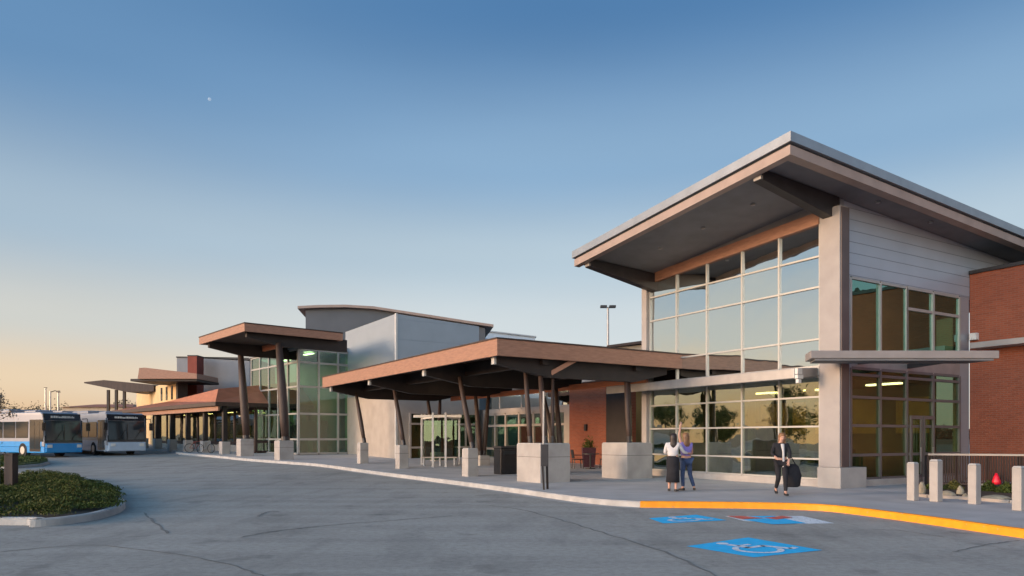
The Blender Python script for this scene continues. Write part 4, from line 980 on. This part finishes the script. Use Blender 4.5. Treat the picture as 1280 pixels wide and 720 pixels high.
b = MB(); qx, qy = q.x-.3, q.y-.6; b.loft([(qx, qy, .16, .13, .13), (qx, qy, .28, .13, .13), (qx, qy, .42, .09, .09), (qx, qy, .52, .03, .03)], 14); 
b = MB(); qx = at(1245.5, 22.6); qy = 22.6; b.loft([(qx, qy, .26, .10, .10), (qx, qy, .30, .125, .125), (qx, qy, .38, .12, .12), (qx, qy, .50, .075, .075), (qx, qy, .62, .03, .03)], 16)
cn.location = (qx, qy, .15); OFF[cn.name] = Vector((qx, qy, .15)); b.build('cone', 'red_plastic', cn, smooth=True)
b = MB(); b.box(qx-.16, qx+.16, qy-.16, qy+.16, .155, .26); b.build('base', 'rubber', cn, .02)
# railing
yr = 23.4; rl = thing('railing', (at(1165, yr), yr, .15), 'brown slatted railing with pale top rail in front of the brick wall', 'railing')
b = MB(); x0, x1 = at(1160, yr), at(1360, yr-1.5); b.bar((x0, yr, 1.19), (x1, yr-1.5, 1.19), .09, .06); b.build('top_rail', 'beige', rl)
b = MB(); n_ = 62
for i in range(n_):
    f = i/(n_-1); x = x0+(x1-x0)*f; y = yr-1.5*f; b.box(x-.022, x+.022, y-.015, y+.015, .22, 1.155)
b.bar((x0, yr, .24), (x1, yr-1.5, .24), .05, .05); b.build('slats', 'timber', rl)
b = MB()
for f in (0, .2, .4, .6, .8, 1): x = x0+(x1-x0)*f; y = yr-1.5*f+.05; b.box(x-.04, x+.04, y, y+.07, .1, 1.15)
b.build('posts', 'dark_steel', rl)
# sign post by kerb
q = gp(680, 612, .15); sp = thing('sign_post', q, 'slim dark sign panel on a narrow two legged post at the kerb', 'sign post')
b = MB(); b.tube([(q.x, q.y, q.z), (q.x-.02, q.y, q.z+1.0), (q.x-.01, q.y, q.z+3.0)], .03, 8); b.build('post', 'steel', sp)
b = MB(); b.box(q.x-.10, q.x+.13, q.y-.10, q.y-.04, q.z+.72, q.z+1.38); b.build('sign_panel', 'dark_steel', sp, .01)
b = MB(); b.bar((q.x-.05, q.y-.07, q.z+.72), (q.x-.01, q.y-.07, q.z), .07, .05); b.build('leg', 'dark_timber', sp)
b = MB(); b.bar((q.x+.09, q.y-.04, q.z+.72), (q.x+.12, q.y+.25, q.z), .07, .05); b.build('leg', 'dark_timber', sp)
# black bin behind the near pier
q = gp(632, 592.5, .15); bn = thing('litter_bin', q, 'large black boxy litter bin behind the near concrete pier', 'bin')
b = MB(); Fb = Fr(q.x, q.y, CY); b.box(-.42, .42, -.3, .3, q.z, q.z+1.12, Fb); b.build('body', 'bus_dark', bn, .02)
b = MB(); b.box(-.45, .45, -.33, .33, q.z+1.125, q.z+1.2, Fb); b.build('lid', 'dark_steel', bn, .015)
b = MB(); b.box(-.3, .3, -.335, -.305, q.z+.85, q.z+1.0, Fb); b.build('flap', 'rubber', bn)
# glass windscreen shelter
ys = 36.0; ws = thing('wind_shelter', (at(548, ys), ys, g(ys)+.15), 'slim steel and glass wind screen with bench under the long canopy', 'shelter')
zb_ = g(ys)+.15
for px, yy in ((527, 38.4), (541, 36), (557, 36), (574, 38.4)):
    x = at(px, yy); b = MB(); b.box(x-.05, x+.05, yy-.05, yy+.05, zb_, zb_+2.75); b.build('post', 'steel', ws)
b = MB(); b.bar((at(517, 38), 38, zb_+2.62), (at(577, 37.8), 37.8, zb_+2.62), .12, .14); b.bar((at(541, 36), 36.0, zb_+2.5), (at(527, 38.4), 38.4, zb_+2.5), .06, .08); b.bar((at(557, 36), 36.0, zb_+2.5), (at(574, 38.4), 38.4, zb_+2.5), .06, .08); b.build('top_rail', 'white_box', ws)
b = MB(); b.box(at(530, 38.4), at(571, 38.4), 38.39, 38.41, zb_+.3, zb_+2.4); b.build('glass_panel', 'glass_side', ws)
bh = thing('bench', (at(550, 37.6), 37.6, zb_), 'pale bench inside the wind screen under the long canopy', 'bench')
b = MB(); b.box(at(526, 37.6), at(572, 37.6), 37.4, 37.85, zb_+.42, zb_+.48); b.build('seat', 'beige', bh)
for px in (530, 550, 568):
    b = MB(); x = at(px, 37.6); b.box(x-.04, x+.04, 37.45, 37.8, zb_, zb_+.418); b.build('leg', 'steel', bh)
# tables and chairs
def chair(x, y, z, rz, lab):
    t = thing('outdoor_chair', (x, y, z), lab, 'chair', 'dark chairs near the brick wall', rz=rz)
    b = MB(); b.box(-.23, .23, -.23, .23, .43, .47); b.build('seat', 'cloth_black', t, .01)
    b = MB(); b.hexa([(-.23, .2, .5), (.23, .2, .5), (.23, .235, .5), (-.23, .235, .5), (-.23, .27, .92), (.23, .27, .92), (.23, .305, .92), (-.23, .305, .92)]); b.build('backrest', 'cloth_black', t)
    for sx in (-1, 1):
        for sy in (-1, 1):
            b = MB(); b.bar((sx*.2, sy*.2, .43), (sx*.22, sy*.23, 0), .035, .035); b.build('leg', 'dark_steel', t)
        b = MB(); b.box(sx*.25-.025, sx*.25+.025, -.2, .25, .64, .67); b.build('armrest', 'dark_steel', t)
yt = 35.0; zt0 = g(yt)+.15
chair(at(722, yt), yt, zt0, R(100), 'dark outdoor chair, left of the cafe table by the brick wall')
chair(at(757, yt), yt, zt0, R(-80), 'dark outdoor chair, right of the cafe table by the brick wall')
x = at(738, 34.8); tt_ = thing('cafe_table', (x, 34.8, zt0), 'dark cafe table between two chairs before the brick wall', 'table')
b = MB(); b.tube([(x, 34.8, zt0+.70), (x, 34.8, zt0+.735)], .42, 24); b.build('tabletop', 'dark_steel', tt_)
b = MB(); b.tube([(x, 34.8, zt0+.02), (x, 34.8, zt0+.70)], .04, 10); b.tube([(x, 34.8, zt0), (x, 34.8, zt0+.03)], .25, 18); b.build('pedestal', 'dark_steel', tt_)
x = at(736, 36.2); pb = thing('planter', (x, 36.2, zt0), 'tall dark planter box against the brick wall', 'planter')
b = MB(); b.hexa([(x-.28, 36.0, zt0), (x+.28, 36.0, zt0), (x+.28, 36.5, zt0), (x-.28, 36.5, zt0), (x-.34, 35.95, zt0+1.0), (x+.34, 35.95, zt0+1.0), (x+.34, 36.55, zt0+1.0), (x-.34, 36.55, zt0+1.0)]); b.build('box', 'cloth_wine', pb, .01)
b = MB(); leaves(b, 260, lambda: (x+random.gauss(0, .14), 36.25+random.gauss(0, .14), zt0+1.0+abs(random.gauss(0, .25))), .06); b.build('foliage', 'leaf_dark', pb)
# bicycles
def bike(px, y, rz, lab):
    t = thing('bicycle', (at(px, y), y, g(y)+.15), lab, 'bicycle', 'bicycles parked under the rust coloured roof', rz=rz)
    for x in (-.52, .52):
        b = MB(); b.tube([(x+.33*math.cos(a*math.pi/10), 0, .34+.33*math.sin(a*math.pi/10)) for a in range(21)], .022, 6, caps=False); w_ = b.build('wheel', 'rubber', t)
        b = MB()
        for a in range(8): b.bar((x, 0, .34), (x+.32*math.cos(a*math.pi/4), 0, .34+.32*math.sin(a*math.pi/4)), .006, .006)
        b.build('spokes', 'steel', w_)
    b = MB()
    for a, c in (((-.52, 0, .34), (-.15, 0, .85)), ((-.15, 0, .85), (-.05, 0, .32)), ((-.52, 0, .34), (-.05, 0, .32)), ((-.05, 0, .32), (.38, 0, .82)), ((-.14, 0, .82), (.36, 0, .88)), ((.36, 0, .95), (.52, 0, .34))): b.tube([a, c], .02, 6)
    b.build('frame', 'red_block' if px < 250 else 'steel', t)
    b = MB(); b.tube([(.3, -.28, 1.0), (.36, -.1, .97), (.36, .1, .97), (.3, .28, 1.0)], .015, 6); b.build('handlebar', 'dark_steel', t)
    b = MB(); b.blob((-.18, 0, .92), (.13, .07, .035), 1, 1, 0); b.build('saddle', 'rubber', t)
bike(246, 55, R(15), 'bicycle leaning between the dark posts, left of the pair'); bike(257, 54, R(-20), 'bicycle nearest the concrete pier, right of the pair')

# ------------------------------------------------------------------ people
def skin_mesh(name, nodes, edges, m, parent, root=0, sub=2):
    me = bpy.data.meshes.new(name); keys = list(nodes); idx = {k: i for i, k in enumerate(keys)}
    me.from_pydata([nodes[k][0] for k in keys], [(idx[a], idx[c]) for a, c in edges], [])
    o = bpy.data.objects.new(name+'_tmp', me); COL.objects.link(o)
    o.modifiers.new('s', 'SKIN')
    for i, k in enumerate(keys):
        r_ = nodes[k][1]; me.skin_vertices[0].data[i].radius = r_ if hasattr(r_, '__len__') else (r_, r_)
        me.skin_vertices[0].data[i].use_root = (k == root)
    ss = o.modifiers.new('u', 'SUBSURF'); ss.levels = sub; ss.render_levels = sub
    dg = bpy.context.evaluated_depsgraph_get(); me2 = bpy.data.meshes.new_from_object(o.evaluated_get(dg))
    bpy.data.objects.remove(o); me2.name = name
    for p in me2.polygons: p.use_smooth = True
    me2.materials.clear(); me2.materials.append(M[m]); q = bpy.data.objects.new(name, me2); COL.objects.link(q); q.parent = parent
    return q
def person(loc, rz, label, J, hair, hairlen, top, bottom, sleeves=True, skirt=None, shoe='shoe'):
    t = thing('person', loc, label, 'person', rz=rz)
    V = {k: Vector(v) for k, v in J.items()}
    nodes = {}; E = []
    def nd(k, p, r_): nodes[k] = (tuple(p), r_)
    nd('pel', V['pel'], (.155, .11)); nd('spine', V['pel'].lerp(V['neck'], .42), (.125, .095)); nd('chest', V['pel'].lerp(V['neck'], .78), (.16, .105))
    nd('neck', V['neck'], .055); nd('jaw', V['neck'].lerp(V['head'], .55), .062); nd('head', V['head'], (.082, .098)); nd('crown', V['head']+(V['head']-V['neck']).normalized()*.09, .06)
    E += [('pel', 'spine'), ('spine', 'chest'), ('chest', 'neck'), ('neck', 'jaw'), ('jaw', 'head'), ('head', 'crown')]
    for s_ in 'lr':
        nd('sh'+s_, V['sh'+s_], .058); nd('el'+s_, V['el'+s_], .040); nd('wr'+s_, V['wr'+s_], .025)
        hd = (V['wr'+s_]-V['el'+s_]).normalized(); pl = V['wr'+s_]+hd*.08; nd('pa'+s_, pl, (.036, .018))
        E += [('chest', 'sh'+s_), ('sh'+s_, 'el'+s_), ('el'+s_, 'wr'+s_), ('wr'+s_, 'pa'+s_)]
        sd = hd.cross(Vector((0, 1, 0.2))).normalized(); nm = sd.cross(hd)
        for i, ln in enumerate((.062, .072, .068, .052)):
            o_ = sd*(.03-.02*i); a = pl+hd*.03+o_; nd(f'f{s_}{i}a', a, .009); nd(f'f{s_}{i}b', a+hd*ln*.55+nm*.008+o_*.1, .008); nd(f'f{s_}{i}c', a+hd*ln*.9+nm*.028+o_*.1, .006)
            E += [('pa'+s_, f'f{s_}{i}a'), (f'f{s_}{i}a', f'f{s_}{i}b'), (f'f{s_}{i}b', f'f{s_}{i}c')]
        a = V['wr'+s_]+hd*.035+sd*.035; nd('t'+s_+'a', a, .011); nd('t'+s_+'b', a+hd*.035+sd*.02+nm*.012, .008); E += [('wr'+s_, 't'+s_+'a'), ('t'+s_+'a', 't'+s_+'b')]
        nd('hi'+s_, V['hi'+s_], .088); nd('kn'+s_, V['kn'+s_], .056); nd('an'+s_, V['an'+s_], .036); nd('to'+s_, V['to'+s_], (.038, .026))
        cf = V['kn'+s_].lerp(V['an'+s_], .3); nd('cf'+s_, cf, .052)
        E += [('pel', 'hi'+s_), ('hi'+s_, 'kn'+s_), ('kn'+s_, 'cf'+s_), ('cf'+s_, 'an'+s_), ('an'+s_, 'to'+s_)]
    body = skin_mesh('body', nodes, E, 'skin', t, 'pel')
    H = V['head']
    # face
    b = MB(); b.add([(H.x-.012, H.y+.092, H.z-.01), (H.x+.012, H.y+.092, H.z-.01), (H.x+.014, H.y+.095, H.z-.045), (H.x-.014, H.y+.095, H.z-.045), (H.x, H.y+.122, H.z-.04)], [(0, 1, 4), (1, 2, 4), (2, 3, 4), (3, 0, 4)]); b.build('nose', 'skin', t)
    for sg in (-1, 1):
        b = MB(); b.blob((H.x+sg*.032, H.y+.083, H.z+.005), (.012, .008, .007), 1, 1, 0); b.build('eye', 'hair_dark', t)
        b = MB(); b.blob((H.x+sg*.084, H.y, H.z-.01), (.012, .02, .03), 1, 1, 0); b.build('ear', 'skin', t)
    b = MB(); b.blob((H.x, H.y+.086, H.z-.07), (.022, .008, .006), 1, 1, 0); b.build('mouth', 'cloth_wine', t)
    # hair: cap plus length behind
    b = MB(); rings = [(H.x, H.y-.01, H.z+.135, .03, .04), (H.x, H.y-.012, H.z+.12, .075, .085), (H.x, H.y-.02, H.z+.07, .102, .108), (H.x, H.y-.035, H.z+.02, .106, .098), (H.x, H.y-.05, H.z-.05, .10, .078), (H.x, H.y-.06, H.z-.12, .10, .06)]
    if hairlen > .15: rings += [(H.x, H.y-.075, H.z-.2, .115, .05), (H.x, H.y-.09, H.z-hairlen, .09, .035)]
    b.loft(rings, 18); b.build('hair', hair, t, smooth=True)
    # top
    tn = {}; te = []
    def td(k, p, r_): tn[k] = (tuple(p), r_)
    td('pel', V['pel']+Vector((0, 0, .05)), (.185, .145)); td('spine', nodes['spine'][0], (.165, .13)); td('chest', nodes['chest'][0], (.172, .122)); td('nk', V['neck']-Vector((0, 0, .03)), .07)
    te += [('pel', 'spine'), ('spine', 'chest'), ('chest', 'nk')]
    for s_ in 'lr':
        td('sh'+s_, V['sh'+s_], .068); te.append(('chest', 'sh'+s_))
        e = V['el'+s_] if sleeves else V['sh'+s_].lerp(V['el'+s_], .3); td('el'+s_, e, .052); te.append(('sh'+s_, 'el'+s_))
        if sleeves: td('fa'+s_, V['el'+s_].lerp(V['wr'+s_], .8), .038); te.append(('el'+s_, 'fa'+s_))
    skin_mesh('top', tn, te, top, t, 'pel')
    bn_ = {}; be = []
    if skirt:
        c = V['pel']; k = (V['knl']+V['knr'])/2; a = (V['anl']+V['anr'])/2; b = MB(); e = k.lerp(a, skirt)
        b.loft([(c.x, c.y, c.z+.1, .145, .115), (c.x, c.y, c.z, .185, .15), (c.x, c.y, c.z-.15, .19, .16), (k.x, k.y, k.z+.1, .185, .16), (e.x, e.y, e.z, .20, .19)], 20); b.build('skirt', bottom, t, smooth=True)
    else:
        bn_['pel'] = (tuple(V['pel']), (.168, .125))
        for s_ in 'lr':
            bn_['hi'+s_] = (tuple(V['hi'+s_]), .102); bn_['kn'+s_] = (tuple(V['kn'+s_]), .070); bn_['cf'+s_] = (tuple(V['kn'+s_].lerp(V['an'+s_], .35)), .064); bn_['an'+s_] = (tuple(V['kn'+s_].lerp(V['an'+s_], .93)), .052)
            be += [('pel', 'hi'+s_), ('hi'+s_, 'kn'+s_), ('kn'+s_, 'cf'+s_), ('cf'+s_, 'an'+s_)]
        skin_mesh('trousers', bn_, be, bottom, t, 'pel')
    for s_ in 'lr':
        a = V['an'+s_]; o_ = V['to'+s_]; b = MB(); d_ = (o_-a); d_.z = 0; d_.normalize(); fl = min(a.z, o_.z)-.05
        b.bar(a-d_*.05+Vector((0, 0, -.035)), o_+d_*.05+Vector((0, 0, .0)), .085, .07, h2=.045); b.build('shoe', shoe, t, .015)
    return t
def base_pose():
    return dict(pel=(0, 0, .95), neck=(0, 0, 1.44), head=(0, .02, 1.59), shl=(-.17, 0, 1.39), shr=(.17, 0, 1.39), ell=(-.22, -.02, 1.10), elr=(.22, -.02, 1.10), wrl=(-.23, .08, .86), wrr=(.23, .08, .86),
                hil=(-.09, 0, .90), hir=(.09, 0, .90), knl=(-.10, .03, .50), knr=(.10, .03, .50), anl=(-.10, 0, .09), anr=(.10, 0, .09), tol=(-.12, .14, .035), tor=(.12, .14, .035))
# woman in white top and long black skirt
q = gp(841, 614.5, .15); J = base_pose(); J.update(elr=(.30, .12, 1.16), wrr=(.42, .30, 1.12), ell=(-.24, .06, 1.14), wrl=(-.06, .26, 1.05), knl=(-.10, .10, .5), anl=(-.11, .02, .09), tol=(-.13, .17, .035), anr=(.10, -.12, .09), tor=(.12, .02, .035), head=(.02, .03, 1.585))
person(q, R(-20), 'dark haired person in white top and long black skirt, reaching to the one beside', J, 'hair_dark', .30, 'cloth_white', 'cloth_black', skirt=.55)
# companion in purple with raised arm, seen from behind, walking right
q = gp(857.5, 613.5, .15); J = base_pose(); J.update(shl=(-.165, 0, 1.41), ell=(-.20, .05, 1.67), wrl=(-.14, .08, 1.90), elr=(.23, .05, 1.12), wrr=(.10, .18, 1.0), knr=(.16, .06, .50), anr=(.26, -.02, .09), tor=(.33, .10, .035), hir=(.10, 0, .9), head=(.0, .03, 1.6))
person(q, R(15), 'person in lilac top and blue jeans raising one arm, seen from behind', J, 'hair_brown', .28, 'cloth_purple', 'cloth_denim', sleeves=False)
# woman in black with bag
q = gp(976, 619, .15); J = base_pose(); J.update(ell=(-.22, .1, 1.15), wrl=(-.16, .22, .95), elr=(.24, .02, 1.14), wrr=(.17, .20, 1.05), knl=(-.07, .22, .5), anl=(-.06, .30, .09), tol=(-.06, .44, .045), knr=(.07, .04, .48), anr=(.07, -.28, .16), tor=(.08, -.17, .05), head=(-.03, .04, 1.59))
person(q, R(172), 'person in black coat with a long pale scarf, walking alone towards the kerb', J, 'hair_brown', .22, 'cloth_black', 'cloth_black')
q2 = Vector((q.x+.33, q.y+.05, q.z))
bg_ = thing('shoulder_bag', q2, 'large black soft bag hanging at the side of the person in black', 'bag')
b = MB(); b.loft([(q2.x, q2.y, q2.z+.22, .15, .10), (q2.x, q2.y, q2.z+.26, .22, .14), (q2.x+.01, q2.y, q2.z+.55, .25, .15), (q2.x-.02, q2.y, q2.z+.80, .20, .10), (q2.x-.03, q2.y, q2.z+.86, .14, .03)], 18); b.build('pouch', 'cloth_black', bg_, smooth=True)
b = MB(); b.tube([(q2.x-.18, q2.y, q2.z+.8), (q2.x-.2, q2.y, q2.z+1.2), (q2.x-.22, q2.y, q2.z+1.42), (q2.x-.10, q2.y+.03, q2.z+1.2), (q2.x+.12, q2.y, q2.z+.8)], .015, 8); b.build('strap', 'cloth_black', bg_)
b = MB(); b.loft([(q.x+.03, q.y-.13, q.z+.78, .03, .015), (q.x+.02, q.y-.14, q.z+1.2, .03, .02), (q.x, q.y-.12, q.z+1.42, .05, .025)], 12); sc = b.build('scarf', 'cloth_white'); tag(sc, 'long pale scarf hanging down the front of the person in black', 'scarf')
